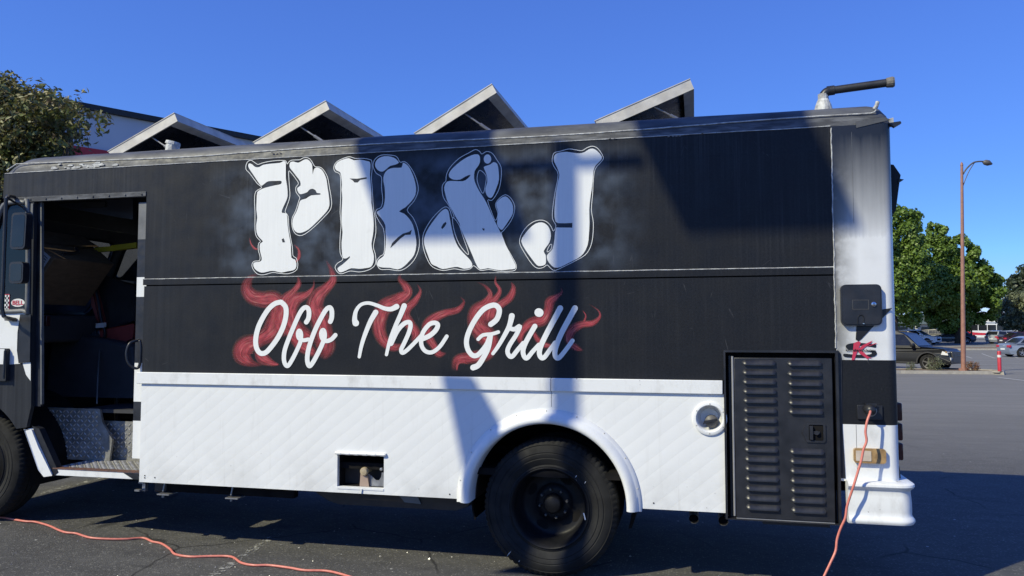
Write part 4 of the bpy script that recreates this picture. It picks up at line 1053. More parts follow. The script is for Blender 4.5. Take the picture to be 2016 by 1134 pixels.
# vent cap
c = P(340, 288, .30)
vc = MB(); ang = [i * PI / 4 + .3 for i in range(8)]
vc.tube([(c[0], .30, 2.80), (c[0], .30, c[1] + .012)], [.055, .048], 12); vc.tube([(c[0], .30, c[1] + .0125), (c[0] + .005, .30, c[1] + .035)], [.055, .050], 8)
tp(vc, 'roof_vent', 'sealant')
# stack pipe
YPp = .40
def pp(px, py): a = P(px, py, YPp); return Vector((a[0], YPp, a[1]))
e0 = pp(1622, 196); e1 = pp(1622, 188); e2 = pp(1628, 181); e3 = pp(1638, 178); e4 = pp(1757, 166)
e4.y -= .05
st_ = tp(MB().tube(cat([e0 - Vector((0, 0, .05)), e0, e1, e2, e3], 6), .028, 16), 'stack_pipe', 'pvc', smooth=True)
tp(MB().tube([e3, e4], .0245, 20), 'pipe_arm', 'pvc', st_, smooth='auto'); tp(MB().tube([e3 - (e4 - e3).normalized() * .03, e3 + (e4 - e3).normalized() * .015], .0295, 20), 'pipe_collar', 'pvc', st_, smooth='auto')
dv = (e4 - e3).normalized(); tp(MB().tube([e4 - dv * .045, e4 - dv * .01, e4], [.029, .033, .028], 14), 'pipe_tape', 'tape', st_)
b0 = pp(1620, 214)
zq = [pp(1620, q_).z for q_ in (225, 208, 199, 197, 196, 186)]
tp(MB().tube([(b0.x + .003, YPp, z_) for z_ in zq], [.062, .047, .036, .033, .031, .031], 16), 'stack_flashing', 'sealant', st_)
# little dents: scars on the side skin, highlights drawn as pale flecks
dn = MB(); random.seed(12)
for (px, py, l) in ((1330, 268, .05), (1205, 273, .03), (1395, 262, .05), (540, 300, .03)):
    x, z = P(px, py)
    for k in range(4):
        dx_ = random.uniform(-l, l); dn.prism([(x + dx_, z + random.uniform(-.004, .004)), (x + dx_ + .012, z + .003), (x + dx_ + .016, z - .001), (x + dx_ + .004, z - .003)], -.002, .004)
tp(dn, 'dent_highlight', 'stain')

# ------------------------------------------------------------------ lettering
def C4(x, y): return P(460 + x / 4.05, 270 + y / 4.05)
def C5(x, y): return P(820 + x / 4.05, 270 + y / 4.05)
def C6(x, y): return P(440 + x / 4.725, 520 + y / 4.725)
def C7(x, y): return P(820 + x / 4.725, 520 + y / 4.725)
YT = -.0026
def fill(pieces, f, holes=()):
    mb = MB()
    for poly in pieces: mb.sheet([f(*p) for p in cat(poly, 2, True)], YT)
    for hpoly in holes: mb.sheet([f(*p) for p in hpoly], YT - .0006, mi=1)
    return mb
def ribbon(mb, pts, f, y0, dy, closed=False, n=6, wid=None, caps=True, uv=None):
    """pts (x,y,w) in photo-crop units"""
    if wid is not None: pts = [(p[0], p[1], wid) for p in pts]
    s = cat(pts, n, closed)
    if closed: s.append(s[0])
    k = len(s); base = len(mb.v)
    for i, (x, y, w_) in enumerate(s):
        a = s[max(0, i - 1)] if not closed else s[(i - 1) % (k - 1)]; b = s[min(k - 1, i + 1)] if not closed else s[(i + 1) % (k - 1)]
        tx, ty = b[0] - a[0], b[1] - a[1]; l = math.hypot(tx, ty) or 1; nx_, ny_ = -ty / l * w_ / 2, tx / l * w_ / 2
        yy = y0 - dy * i / k
        for sg in (-1, 1):
            q = f(x + sg * nx_, y + sg * ny_); mb.v.append((q[0], yy, q[1]))
        if i: b_ = base + 2 * i; mb.f.append((b_ - 2, b_ - 1, b_ + 1, b_)); mb.m.append(0)
    if caps and not closed:
        for i, sg in ((0, -1), (k - 1, 1)):
            x, y, w_ = s[i]; j = 1 if i == 0 else k - 2; an = math.atan2(y - s[j][1], x - s[j][0])
            ring = [f(x + w_ / 2 * math.cos(an + t), y + w_ / 2 * math.sin(an + t)) for t in [-PI / 2 + PI * q / 8 for q in range(9)]]
            b_ = len(mb.v); yy = y0 - dy * i / k
            for q in ring: mb.v.append((q[0], yy, q[1]))
            mb.f.append(tuple(range(b_, b_ + 9))); mb.m.append(0)
    return s
Pst = [(118,222),(128,210),(150,218),(172,238),(205,240),(235,222),(300,212),(370,206),(395,193),(412,195),(418,215),(418,330),(428,390),(432,470),(415,520),(390,575),(388,605),(425,612),(432,700),(445,790),(458,860),(462,960),(490,975),(502,1010),(497,1045),(475,1062),(430,1070),(380,1080),(330,1068),(290,1068),(240,1080),(205,1075),(170,1050),(158,1020),(165,1000),(200,995),(222,985),(225,960),(210,900),(212,850),(235,832),(205,800),(185,760),(182,700),(190,640),(183,580),(185,500),(190,440),(215,420),(250,405),(330,385),(378,375),(382,350),(340,350),(280,352),(250,370),(225,388),(205,370),(165,310),(125,250)]
Prt = [(447,220),(455,200),(480,195),(515,205),(545,190),(570,178),(595,180),(615,200),(628,225),(632,300),(640,260),(660,243),(690,250),(715,275),(740,330),(750,400),(762,480),(765,545),(745,590),(700,640),(650,690),(600,735),(550,760),(510,762),(480,735),(470,690),(478,640),(500,600),(515,560),(528,515),(545,500),(580,490),(620,465),(690,460),(690,448),(665,445),(655,425),(630,412),(605,420),(590,438),(560,450),(530,455),(512,430),(510,405),(535,385),(530,350),(500,310),(470,270),(450,245)]
Blt = [(808,235),(830,200),(870,180),(920,168),(960,185),(1010,180),(1060,190),(1088,200),(1092,240),(1088,300),(1095,380),(1100,450),(1100,530),(1112,600),(1118,700),(1112,780),(1100,850),(1108,900),(1120,950),(1115,1000),(1095,1035),(1050,1045),(1000,1050),(940,1045),(900,1062),(860,1078),(840,1072),(830,1045),(870,1015),(925,965),(925,950),(905,965),(875,965),(865,920),(862,840),(870,760),(862,680),(862,600),(868,480),(862,420),(865,380),(860,320),(850,280),(820,265)]
Bh1 = [(925,330),(985,332),(1062,320),(1062,332),(1010,342),(990,362),(965,362),(950,345)]
Btp = [(1128,215),(1145,180),(1180,158),(1230,152),(1280,165),(1305,185),(1318,205),(1290,220),(1250,230),(1220,255),(1190,275),(1160,270),(1135,245)]
Brt = [(1200,300),(1230,260),(1280,245),(1340,243),(1350,205),(1375,215),(1400,240),(1420,280),(1440,330),(1455,400),(1450,460),(1420,510),(1370,560),(1320,592),(1360,610),(1400,650),(1430,700),(1450,780),(1458,860),(1440,940),(1400,990),(1360,1030),(1310,1055),(1250,1042),(1190,1040),(1155,1030),(1145,1005),(1160,975),(1195,950),(1210,900),(1215,820),(1212,750),(1210,700),(1180,650),(1145,610),(1150,590),(1185,570),(1200,540),(1208,480),(1205,400),(1195,350)]
Bh2 = [(1250,885),(1265,845),(1310,800),(1350,770),(1400,755),(1422,738),(1412,778),(1370,780),(1330,810),(1290,850)]
A1 = [(258,300),(275,265),(320,220),(380,175),(440,145),(485,137),(505,155),(507,200),(490,235),(465,270),(460,330),(475,380),(500,430),(540,490),(575,560),(610,640),(650,720),(690,800),(720,880),(760,960),(790,1020),(785,1050),(740,1055),(680,1062),(620,1055),(570,1045),(510,1055),(480,1020),(450,950),(420,880),(385,800),(350,720),(345,690),(315,640),(290,590),(250,520),(230,450),(222,400),(245,355),(300,350),(370,352),(410,330),(432,300),(390,315),(350,338),(300,340),(268,325)]
A2 = [(567+30*math.cos(a),175+37*math.sin(a)) for a in [i*PI/6 for i in range(12)]]
A3 = [(537,240),(560,228),(590,218),(615,200),(645,215),(655,270),(658,340),(640,400),(620,450),(600,483),(575,480),(555,450),(550,410),(565,360),(562,310),(548,270)]
A4 = [(638,525),(670,490),(710,472),(745,500),(770,550),(768,610),(740,660),(700,720),(680,740),(660,725),(642,690),(652,600),(640,560)]
A5 = [(60,830),(70,780),(100,720),(150,650),(190,600),(230,572),(255,590),(265,640),(280,720),(300,800),(330,870),(370,920),(420,970),(445,1010),(435,1040),(380,1050),(330,1035),(280,1040),(210,1052),(160,1030),(120,1010),(95,950),(70,880)]
J1 = [(1095,165),(1110,135),(1150,122),(1200,118),(1250,125),(1300,130),(1340,120),(1370,100),(1405,92),(1440,110),(1478,155),(1470,185),(1430,225),(1412,270),(1405,350),(1395,430),(1385,500),(1378,580),(1380,680),(1375,780),(1365,860),(1330,930),(1280,970),(1210,1005),(1150,1035),(1100,1040),(1065,1010),(1045,980),(1040,945),(1060,920),(1085,890),(1100,820),(1105,760),(1115,722),(1130,721),(1236,722),(1242,721),(1243,686),(1236,685),(1130,686),(1105,660),(1100,600),(1105,520),(1115,430),(1130,350),(1140,300),(1120,240),(1100,200)]
J2 = [(835,830),(860,780),(900,730),(950,690),(1000,680),(1040,700),(1065,740),(1072,790),(1060,840),(1040,870),(1015,910),(1030,940),(1033,980),(1028,1015),(990,1028),(960,1020),(920,970),(870,900)]
def letter(label, pieces, f, holes, outlines):
    o = tp(fill(pieces, f, holes), 'painted_letter', ['letter', 'letterblack'], label=label)
    mb = MB()
    for i, ol in enumerate(outlines): ribbon(mb, [(p[0], p[1], 0) for p in ol], f, -.0024 - i * .0002, 0, True, 3, wid=4.6)
    tp(mb, 'letter_outline', 'letter', o)
letter('white bone letter P', [Pst, Prt], C4, [[(385,815),(400,806),(412,838),(392,840)]], [
 [(100,225),(115,195),(140,185),(165,200),(195,218),(225,208),(280,195),(350,187),(405,187),(420,195),(428,215),(440,200),(460,185),(500,182),(530,180),(560,165),(600,168),(625,195),(650,235),(690,240),(720,265),(750,320),(765,400),(780,490),(782,545),(765,590),(710,650),(650,710),(590,760),(540,785),(500,775),(475,740),(465,690),(470,640),(495,590),(520,510),(528,480),(500,440),(498,400),(518,370),(495,330),(460,285),(440,275),(445,380),(450,470),(430,540),(412,595),(435,630),(442,720),(455,800),(470,880),(475,945),(500,965),(513,1010),(505,1055),(470,1080),(420,1090),(360,1085),(310,1080),(240,1098),(190,1090),(155,1050),(148,1015),(165,990),(205,985),(212,955),(198,900),(200,850),(215,830),(185,795),(172,740),(172,600),(168,500),(178,435),(225,402),(190,370),(130,290),(102,260)]])
letter('white bone letter B', [Blt, Btp, Brt], C4, [Bh1, Bh2], [
 [(800,240),(820,200),(870,172),(925,157),(970,170),(1040,170),(1090,180),(1103,195),(1105,260),(1100,330),(1108,430),(1115,560),(1130,650),(1135,760),(1115,870),(1130,930),(1135,1000),(1110,1040),(1060,1065),(1000,1075),(930,1068),(870,1088),(835,1082),(810,1040),(830,1005),(872,975),(850,920),(850,800),(858,700),(850,600),(855,480),(855,390),(850,300),(810,275)],
 [(1113,215),(1130,175),(1175,145),(1240,143),(1300,155),(1328,200),(1360,195),(1395,220),(1440,290),(1470,380),(1470,440),(1440,510),(1385,580),(1430,640),(1465,720),(1482,820),(1475,900),(1440,980),(1380,1040),(1320,1065),(1240,1055),(1175,1055),(1148,1025),(1140,990),(1170,950),(1200,925),(1205,820),(1195,730),(1165,680),(1135,620),(1140,580),(1175,560),(1190,500),(1180,400),(1180,320),(1140,290),(1118,250)]])
letter('white bone ampersand', [A1, A2, A3, A4, A5], C5, [[(235,675),(240,690),(225,715),(205,735),(198,720),(215,690)], [(523,727),(545,730),(540,748),(530,740)]], [
 [(235,350),(240,300),(270,240),(340,170),(420,125),(470,100),(505,115),(522,135),(560,115),(605,130),(640,180),(675,240),(675,330),(660,410),(630,470),(600,505),(568,505),(600,600),(630,665),(650,610),(630,540),(660,490),(710,460),(755,490),(783,550),(775,620),(740,690),(690,750),(678,770),(710,860),(760,950),(795,1020),(785,1062),(720,1070),(650,1068),(580,1055),(510,1062),(458,1025),(430,1050),(370,1060),(300,1050),(210,1063),(130,1035),(90,980),(60,900),(50,830),(60,760),(110,670),(170,600),(225,558),(262,572),(285,640),(300,630),(262,550),(215,480),(205,400),(220,365)],
 [(510,265),(555,310),(550,380),(535,445),(515,430),(485,350),(490,290)], [(290,640),(340,700),(370,790),(415,920),(400,928),(340,850),(300,740)]])
letter('white bone letter J', [J1, J2], C5, [], [
 [(1085,160),(1100,125),(1150,112),(1215,95),(1270,102),(1320,108),(1360,85),(1405,73),(1450,95),(1490,160),(1475,195),(1425,255),(1410,350),(1405,450),(1395,580),(1410,680),(1405,800),(1385,880),(1345,940),(1270,985),(1190,1025),(1110,1062),(1075,1050),(1043,1020),(1010,1040),(965,1045),(920,1010),(860,920),(823,845),(835,780),(880,715),(940,672),(1000,662),(1045,680),(1075,715),(1092,750),(1112,705),(1085,650),(1088,560),(1105,440),(1130,300),(1100,240),(1083,200)],
 [(1078,855),(1075,890),(1050,915),(1042,905),(1060,865)]])
# script words
def wd(pts, w0, w1=None):
    k = len(pts); w1 = w0 if w1 is None else w1
    return [(p[0], p[1], w0 + (w1 - w0) * i / (k - 1)) for i, p in enumerate(pts)]
def word(label, strokes, y0=-.0030):
    mb = MB()
    for i, (f, pts) in enumerate(strokes): ribbon(mb, pts, f, y0 - i * .00016, .00014, False, 7)
    tp(mb, 'script_word', 'letter', label=label)
word('white script word Off', [
 (C6, wd([(540,354),(580,400),(583,480),(558,580),(510,680),(450,765),(395,822),(345,828),(310,780),(302,700),(322,600),(362,510),(420,420),(480,368),(535,353)], 46)),
 (C6, wd([(772,540),(792,505),(798,450),(788,412),(765,402),(735,422),(700,480),(660,570),(610,690),(572,800),(564,880),(577,932),(602,945),(640,890),(690,790),(718,720),(724,650),(708,618),(694,645),(704,690),(745,708),(790,700)], 44, 36)),
 (C6, wd([(995,535),(1008,500),(1010,440),(998,408),(978,406),(950,432),(910,500),(860,600),(815,715),(787,820),(782,900),(800,947),(830,920),(880,830),(918,750),(943,680),(940,630),(926,614),(911,645),(922,692),(958,715),(1005,700),(1043,660)], 44, 40))])
word('white script word The', [
 (C6, [(1232,548,62),(1222,510,46),(1235,435,36),(1280,378,32),(1350,362,32),(1430,384,34),(1500,412,38),(1560,418,44),(1612,395,52)]),
 (C6, wd([(1418,448),(1370,530),(1320,650),(1285,760),(1265,862)], 50, 30)),
 (C6, wd([(1683,388),(1650,470),(1600,580),(1550,710),(1518,842)], 50, 30)),
 (C6, wd([(1560,740),(1620,620),(1680,555),(1728,540),(1742,572),(1725,640),(1685,730),(1655,795),(1668,825),(1715,795),(1790,720),(1850,655)], 44, 36)),
 (C7, wd([(40,702),(120,668),(180,615),(200,565),(170,546),(120,562),(65,630),(45,700),(52,765),(90,812),(150,818),(220,765),(283,672)], 46, 36))])
word('white script word Grill', [
 (C7, wd([(692,560),(748,512),(772,435),(748,390),(700,384),(620,425),(545,520),(488,630),(466,720),(480,795),(520,846),(565,848),(615,800),(660,735),(685,665)], 50, 44)),
 (C7, wd([(575,698),(620,660),(700,650),(762,632)], 34)), (C7, wd([(690,670),(668,780),(620,875),(575,940),(528,962)], 44, 54)),
 (C7, wd([(888,482),(878,530),(858,590),(810,680),(760,765),(712,832)], 54, 32)),
 (C7, wd([(878,600),(915,605),(962,578),(930,655),(872,745),(848,805),(862,850),(892,858),(940,800),(995,735)], 42)),
 (C7, [(1138,450,80),(1143,452,80)]),
 (C7, wd([(1102,578),(1060,650),(1012,740),(992,810),(1005,862),(1032,872),(1080,815),(1140,750)], 48, 40)),
 (C7, wd([(1338,410),(1290,500),(1220,630),(1162,750),(1144,825),(1160,868),(1190,866),(1240,800),(1290,730)], 54, 40)),
 (C7, wd([(1475,410),(1420,510),(1350,640),(1305,750),(1288,825),(1300,868),(1330,868),(1388,800),(1452,712)], 54, 40))])
# flames
def flame_obj(f, pts, lift):
    mb = MB(); s = ribbon(mb, [(p[0], p[1], p[2] * 1.4) for p in pts], f, -.0012 - lift, .00004, False, 8, caps=False)
    o = tp(mb, 'painted_flame', 'flame')
    me = o.data; u1 = me.uv_layers.new(name='flow'); u2 = me.uv_layers.new(name='ends')
    k = len(s); acc = [0]
    for i in range(1, k): acc.append(acc[-1] + math.hypot(s[i][0] - s[i - 1][0], s[i][1] - s[i - 1][1]) / 200)
    for lp in me.loops:
        i, sd_ = divmod(lp.vertex_index, 2); wv_ = s[i][2] / 150
        u1.data[lp.index].uv = (acc[i] + lift * 14000, sd_)
        e = min(1, i / (k * .22), (k - 1 - i) / (k * .12)); u2.data[lp.index].uv = (e, 0)
FL = [
 (C6, [(330,92,8),(250,130,50),(215,220,90),(265,300,110),(370,330,120),(470,330,130),(520,430,150),(490,540,150),(430,640,130),(320,710,110),(210,760,150),(180,850,140),(260,920,60),(370,940,10)]),
 (C6, [(690,105,8),(702,180,40),(655,250,48),(585,320,80),(560,420,120),(540,560,120),(560,680,60)]),
 (C6, [(842,135,6),(835,215,20),(770,285,55),(670,330,100),(620,430,110),(640,560,130),(740,660,120),(860,720,90)]),
 (C6, [(950,-40,8),(1005,60,40),(1018,150,60),(950,230,80),(880,300,110),(850,400,130),(900,520,150),(930,650,140),(950,780,140),(915,880,60)]),
 (C6, [(560,600,20),(640,660,80),(740,760,100),(860,840,60)]),
 (C6, [(300,780,30),(360,870,90),(450,920,50),(520,935,10)]),
 (C6, [(1650,85,8),(1640,140,36),(1695,205,60),(1712,270,75),(1620,340,110),(1500,400,120),(1455,500,110),(1450,620,100),(1500,720,85),(1600,775,60),(1710,730,20)]),
 (C6, [(1800,185,6),(1832,250,24),(1785,340,52),(1710,410,70),(1690,480,80),(1740,570,80),(1790,650,70),(1750,720,30)]),
 (C7, [(405,305,6),(442,350,20),(385,425,48),(270,455,56),(170,500,76),(100,570,80),(110,670,70),(165,765,56),(210,835,56),(280,830,10)]),
 (C7, [(560,165,6),(640,205,22),(688,280,40),(640,370,80),(560,440,110),(560,560,130),(640,660,150),(700,750,110),(640,840,100),(500,870,90),(380,890,70),(345,990,30)]),
 (C7, [(740,105,8),(735,170,20),(775,240,30),(745,310,48),(690,360,60),(640,430,70),(640,560,90)]),
 (C7, [(880,165,8),(902,225,40),(870,310,60),(790,370,60),(700,430,90),(680,540,90)]),
 (C7, [(480,930,6),(430,910,16),(385,930,20),(375,995,10)]),
 (C7, [(1325,195,4),(1355,255,16),(1300,305,44),(1245,350,76),(1225,430,70),(1170,520,90),(1060,550,76),(990,620,56),(962,690,50),(985,760,20)]),
 (C7, [(1080,600,20),(1120,690,40),(1190,750,50),(1270,760,20)]),
 (C7, [(1600,370,4),(1690,430,12),(1705,490,22),(1640,548,46),(1540,562,56),(1460,600,70),(1420,660,70),(1425,730,56),(1490,780,46),(1550,805,10)]),
 (C7, [(1545,430,4),(1575,480,12),(1555,540,20)]),
 (C4, [(128,800,3),(140,850,10),(170,888,16),(200,893,4)]),
 (C4, [(480,855,4),(520,900,16),(520,960,24),(490,1000,8)]),
]
for i, (f, pts) in enumerate(FL): flame_obj(f, pts, i * .00005)

# ================================================================== THINGS ON AND ROUND THE TRUCK
# cardboard box in the cab
bx_o = Vector((P(107, 508, .25)[0], .25, P(107, 508, .25)[1]))
box = thing('cardboard_box', 'tilted brown cardboard box with white shipping label inside the open cab doorway', 'box', bx_o)
ux = Vector((-.79, 0, .613)); uy = Vector((0, 1, 0)); uz = Vector((.613, 0, .79))
Mx = Matrix((ux, uy, uz)).transposed().to_4x4()
W_, D_, H_ = .40, .62, .44
MB().box(0, W_, 0, D_, -H_, -.004).build('carton', 'card', box, bevel=.006, tf=Mx)
fl_ = MB(); fl_.box(.0, W_ * .49, 0, D_, -.002, .003)
fl_.add([(W_ * .51, 0, 0), (W_, 0, .001), (W_, D_, .001), (W_ * .51, D_, .03)], [(0, 1, 2, 3)])
fl_.build('flap', 'card', box, tf=Mx)
lb = MB(); lb.box(.03, .155, -.003, -.0005, -.165, -.015, 0)
for i in range(7): lb.box(.045, .045 + random.uniform(.04, .09), -.0042, -.0034, -.15 + i * .018, -.144 + i * .018, 1)
lb.build('shipping_label', ['cardlabel', 'logoblack'], box, tf=Mx)
MB().tube(cat([(.06, .12, .008), (.10, .3, .02), (.18, .35, .01), (.22, .5, .012)], 5), .012, 6).build('tape_strip', 'seatblack', box, tf=Mx)
def rel(mb, name, m, parent, **kw): return mb.build(name, m, parent, **kw)

# hanging extension cord, plugged in at the rear
c = P(1713, 808, -.05)
def cd(px, py, y): a = P(px, py, y); return Vector((a[0], y, a[1]))
pth = [cd(1713, 806, -.045), cd(1713, 813, -.085), cd(1707, 830, -.105), cd(1704, 850, -.11), cd(1706, 868, -.115), cd(1700, 885, -.12), cd(1696, 905, -.125), cd(1690, 925, -.13), cd(1685, 942, -.135), cd(1680, 958, -.14),
       cd(1671, 985, -.13), cd(1667, 1000, -.13), cd(1664, 1020, -.13), cd(1655, 1040, -.13), cd(1648, 1062, -.13), cd(1645, 1085, -.14), cd(1634, 1110, -.16), cd(1620, 1140, -.18)]
g = Vector((.42, -.35, .008)); pth += [Vector((.60, -.24, .10)), Vector((.52, -.30, .015)), g, Vector((.2, -.6, .008))]
oc = thing('extension_cord', 'salmon orange extension cord plugged in at the rear corner and hanging down', 'cord', (pth[0].x, pth[0].y, 0))
tfm = Matrix.Translation(-Vector((pth[0].x, pth[0].y, 0)))
sp_ = cat([tuple(p) for p in pth], 6)
MB().tube(sp_, .0068, 8).build('cable', 'cord', oc, smooth=True, tf=tfm)
pg = MB().tube([(c[0] - .004, -.02, c[1] + .004), (c[0] + .004, -.05, c[1] + .001), (c[0] + .004, -.072, c[1] - .006)], [.028, .030, .020], 14)
pg.build('plug', 'pvc', oc, smooth=True, tf=tfm)
# ground cord
pxs = [(-40, 1021), (0, 1021), (25, 1025), (50, 1029), (68, 1030), (85, 1034), (100, 1039), (115, 1046), (130, 1051), (150, 1053), (165, 1058), (182, 1062), (215, 1064), (250, 1064), (282, 1062), (300, 1069), (318, 1073), (335, 1084), (345, 1094), (375, 1099), (415, 1098), (455, 1099), (475, 1111), (500, 1116), (530, 1116), (570, 1121), (600, 1126), (640, 1127), (670, 1133), (720, 1148), (780, 1160)]
gp_ = []
for i, (a, b_) in enumerate(pxs):
    p = G(a, b_); gp_.append((p.x, p.y, p.z + .010))
gc = MB().tube([tuple(p) for p in cat(gp_, 5)], .0078, 8).build('extension_cord', 'cord', None, smooth=True)
tag(gc, 'salmon orange extension cord snaking across the asphalt under the cab step', 'cord')

# loose grit on the tarmac in the sunlit strip before the truck
gr = MB(); random.seed(77)
for i in range(520):
    X = random.uniform(-5.2, 2.2); Y = random.uniform(-1.2, 3.0) if X > .9 else random.uniform(-1.0, .9); z = gz(X, Y); q_ = random.uniform(.002, .0065)
    if random.random() < .04: q_ *= 2
    a = random.uniform(0, 6.3); pts = [(X + q_ * math.cos(a + k * 1.57) * random.uniform(.6, 1.3), Y + q_ * math.sin(a + k * 1.57) * random.uniform(.6, 1.3), z) for k in range(4)]
    gr.add(pts + [(X, Y, z + q_ * .8)], [(0, 1, 4), (1, 2, 4), (2, 3, 4), (3, 0, 4)], 0 if random.random() < .6 else 1)
go_ = gr.build('grit', ['concrete', 'steel']); go_['kind'] = 'stuff'; go_['label'] = 'loose pale grit scattered over the asphalt beside the truck'; go_['category'] = 'grit'
# ------------------------------------------------------------------ light mast behind the photographer (its shade falls on the truck)
LB = 4.0
def unsh(X, Z, Yb=-LB):           # place a point at Y=Yb whose shadow falls at (X,Z) on the truck side
    return X + SX / SY * Yb, Z - Yb / SY
mast_x, _ = unsh(-.765, 0)
mast = thing('parking_light_mast', 'tall parking lot light mast with flat heads standing behind the camera', 'light mast', (mast_x, -LB, 0))
mt = Matrix.Translation((-mast_x, LB, 0))
zt_ = unsh(0, 2.62)[1]
MB().tube([(mast_x, -LB, 0), (mast_x, -LB, zt_)], [.075, .062], 16).build('pole', 'lampgrey', mast, smooth=True, tf=mt)
MB().box(mast_x - .2, mast_x + .2, -LB - .2, -LB + .2, 0, .5).build('base', 'concrete', mast, bevel=.02, tf=mt)
ax0, az = unsh(-1.25, 2.52); ax1, _ = unsh(-.30, 2.52)
MB().box(ax0, ax1, -LB - .02, -LB + .02, az - .028, az + .028).build('cross_arm', 'lampgrey', mast, tf=mt)
# heads: bottom edge shadows at z 2.05; slanted sides come from their depth along Y
def head(x0, x1, dep, lean0, lean1, zs=2.055):
    a, z = unsh(x0, zs); b, _ = unsh(x1, zs)
    # near-camera-far corners: the far (more negative Y) edge throws the lowest shadow
    # keep the head level at the height where its rear edge (Y=-LB-dep) shades z = zs
    Yb = -LB - dep / 2; Yf = -LB + dep / 2
    zh = zs - Yb / SY
    def xs_(X, Yb_): return X + SX / SY * Yb_
    # shadow of the front edge lies higher by dep/SY
    up_ = dep / SY
    v = [(xs_(x0, Yb), Yb), (xs_(x1, Yb), Yb), (xs_(x1 - lean1 * up_, Yf), Yf), (xs_(x0 - lean0 * up_, Yf), Yf)]
    mb = MB(); mb.add([(x, y, zh) for x, y in v] + [(x, y, zh + .05) for x, y in v], [(3, 2, 1, 0), (4, 5, 6, 7), (0, 1, 5, 4), (1, 2, 6, 5), (2, 3, 7, 6), (3, 0, 4, 7)])
    mb.build('lamp_head', 'lampgrey', mast, bevel=.01, tf=mt)
head(-.045, .915, .95, .46, .43); head(-1.945, -.985, .95, .37, .40)
# unseen panel added to the mast, outlined to cast a shade patch
bn = [(-1.535, 1.21), (-1.335, 1.20), (-1.175, .93), (-1.05, .70), (-1.03, .10), (-1.30, .08), (-1.415, .67)]
bnm = MB().prism([unsh(x, z) for x, z in bn], -LB - .01, -LB + .01)
bnm.build('shade_panel', 'stucco', mast, tf=mt)
x_, z_ = unsh(-1.1, .66); x2_, _ = unsh(-.765, .66)
MB().box(x_, x2_, -LB - .012, -LB + .012, z_ - .02, z_ + .02).build('shade_panel_bracket', 'lampgrey', mast, tf=mt)

# ================================================================== VEGETATION
def leaves(name, blobs, n, size, m, parent, seed, tf=None, clump=.22, shape='leaf', nclump=60):
    rng = np.random.default_rng(seed)
    bl = np.array(blobs, float)
    wts = bl[:, 3] ** 2; wts /= wts.sum()
    cents = []; cr = []
    for b in bl:
        k = max(6, int(nclump * b[3] ** 2 / (bl[:, 3] ** 2).mean()))
        d = rng.normal(size=(k, 3)); d /= np.linalg.norm(d, axis=1)[:, None]; d[:, 2] = d[:, 2] * .9 + .08
        rad = b[3] * rng.uniform(.72, 1.0, k)[:, None]
        cents.append(b[:3] + d * rad); cr.append(np.full(k, b[3] * clump) * rng.uniform(.7, 1.5, k))
    cents = np.concatenate(cents); cr = np.concatenate(cr)
    pk = cr ** 1.6; pk /= pk.sum()
    idx = rng.choice(len(cents), n, p=pk)
    d = rng.normal(size=(n, 3)); d /= np.linalg.norm(d, axis=1)[:, None]
    p = cents[idx] + d * (cr[idx] * rng.uniform(.25, 1.0, n) ** .5)[:, None]
    nr = d + rng.normal(size=(n, 3)) * .55 + np.array([0, 0, .35]); nr /= np.linalg.norm(nr, axis=1)[:, None]
    t = np.cross(nr, rng.normal(size=(n, 3))); t /= np.linalg.norm(t, axis=1)[:, None]
    b2 = np.cross(nr, t); s = size * rng.uniform(.6, 1.35, n)[:, None]
    asp = .42 if shape == 'leaf' else .8
    fold = nr * s * .18
    v = np.stack([p - t * s, p - b2 * s * asp + fold, p + t * s, p + b2 * s * asp + fold], 1).reshape(-1, 3)
    if tf is not None: v = v - np.array(tf)
    me = bpy.data.meshes.new(name); me.vertices.add(4 * n); me.vertices.foreach_set('co', v.ravel())
    q = np.arange(n)[:, None] * 4; f = np.concatenate([q + [0, 1, 2], q + [0, 2, 3]], 1).reshape(-1)
    me.loops.add(6 * n); me.loops.foreach_set('vertex_index', f.astype(np.int32))
    me.polygons.add(2 * n); me.polygons.foreach_set('loop_start', np.arange(2 * n) * 3); me.polygons.foreach_set('loop_total', np.full(2 * n, 3))
    me.update(); me.validate(); me.materials.append(M[m])
    o = bpy.data.objects.new(name, me); COL.objects.link(o)
    if parent: o.parent = parent
    return o
def tree(label, base, blobs, n, size, m, seed, trunk_r, group=None, clump=.22, cat_='tree', nclump=60, shape='leaf', nm='broadleaf_tree'):
    base = Vector(base); t = thing(nm, label, cat_, base, group=group)
    leaves('crown', blobs, n, size, m, t, seed, tf=tuple(base), clump=clump, nclump=nclump, shape=shape)
    tb = MB(); rng = random.Random(seed); cm = Vector(np.mean(np.array(blobs)[:, :3], axis=0))
    mid = base.lerp(Vector((cm.x, cm.y, base.z + (cm.z - base.z) * .55)), 1)
    tb.tube([Vector((0, 0, -.05)), (mid - base) * .5 + Vector((rng.uniform(-.1, .1), 0, 0)), mid - base], [trunk_r * 1.25, trunk_r, trunk_r * .8], 10)
    for b in blobs:
        e = Vector(b[:3]) - base; s = mid - base
        tb.tube([s * .9, s.lerp(e, .4) + Vector((0, 0, -.1 * b[3])), s.lerp(e, .8)], [trunk_r * .5, trunk_r * .22, trunk_r * .06], 6)
    tb.build('trunk', 'bark', t, smooth=True)
    return t
def at3(px, py, depth):                                # pixel at given depth -> place
    r = ray(px, py); r = r / r.dot(_hf); return cam.location + r * depth
def blob(px, py, depth, rpx): p = at3(px, py, depth); return (p.x, p.y, p.z, rpx / FPX * depth)
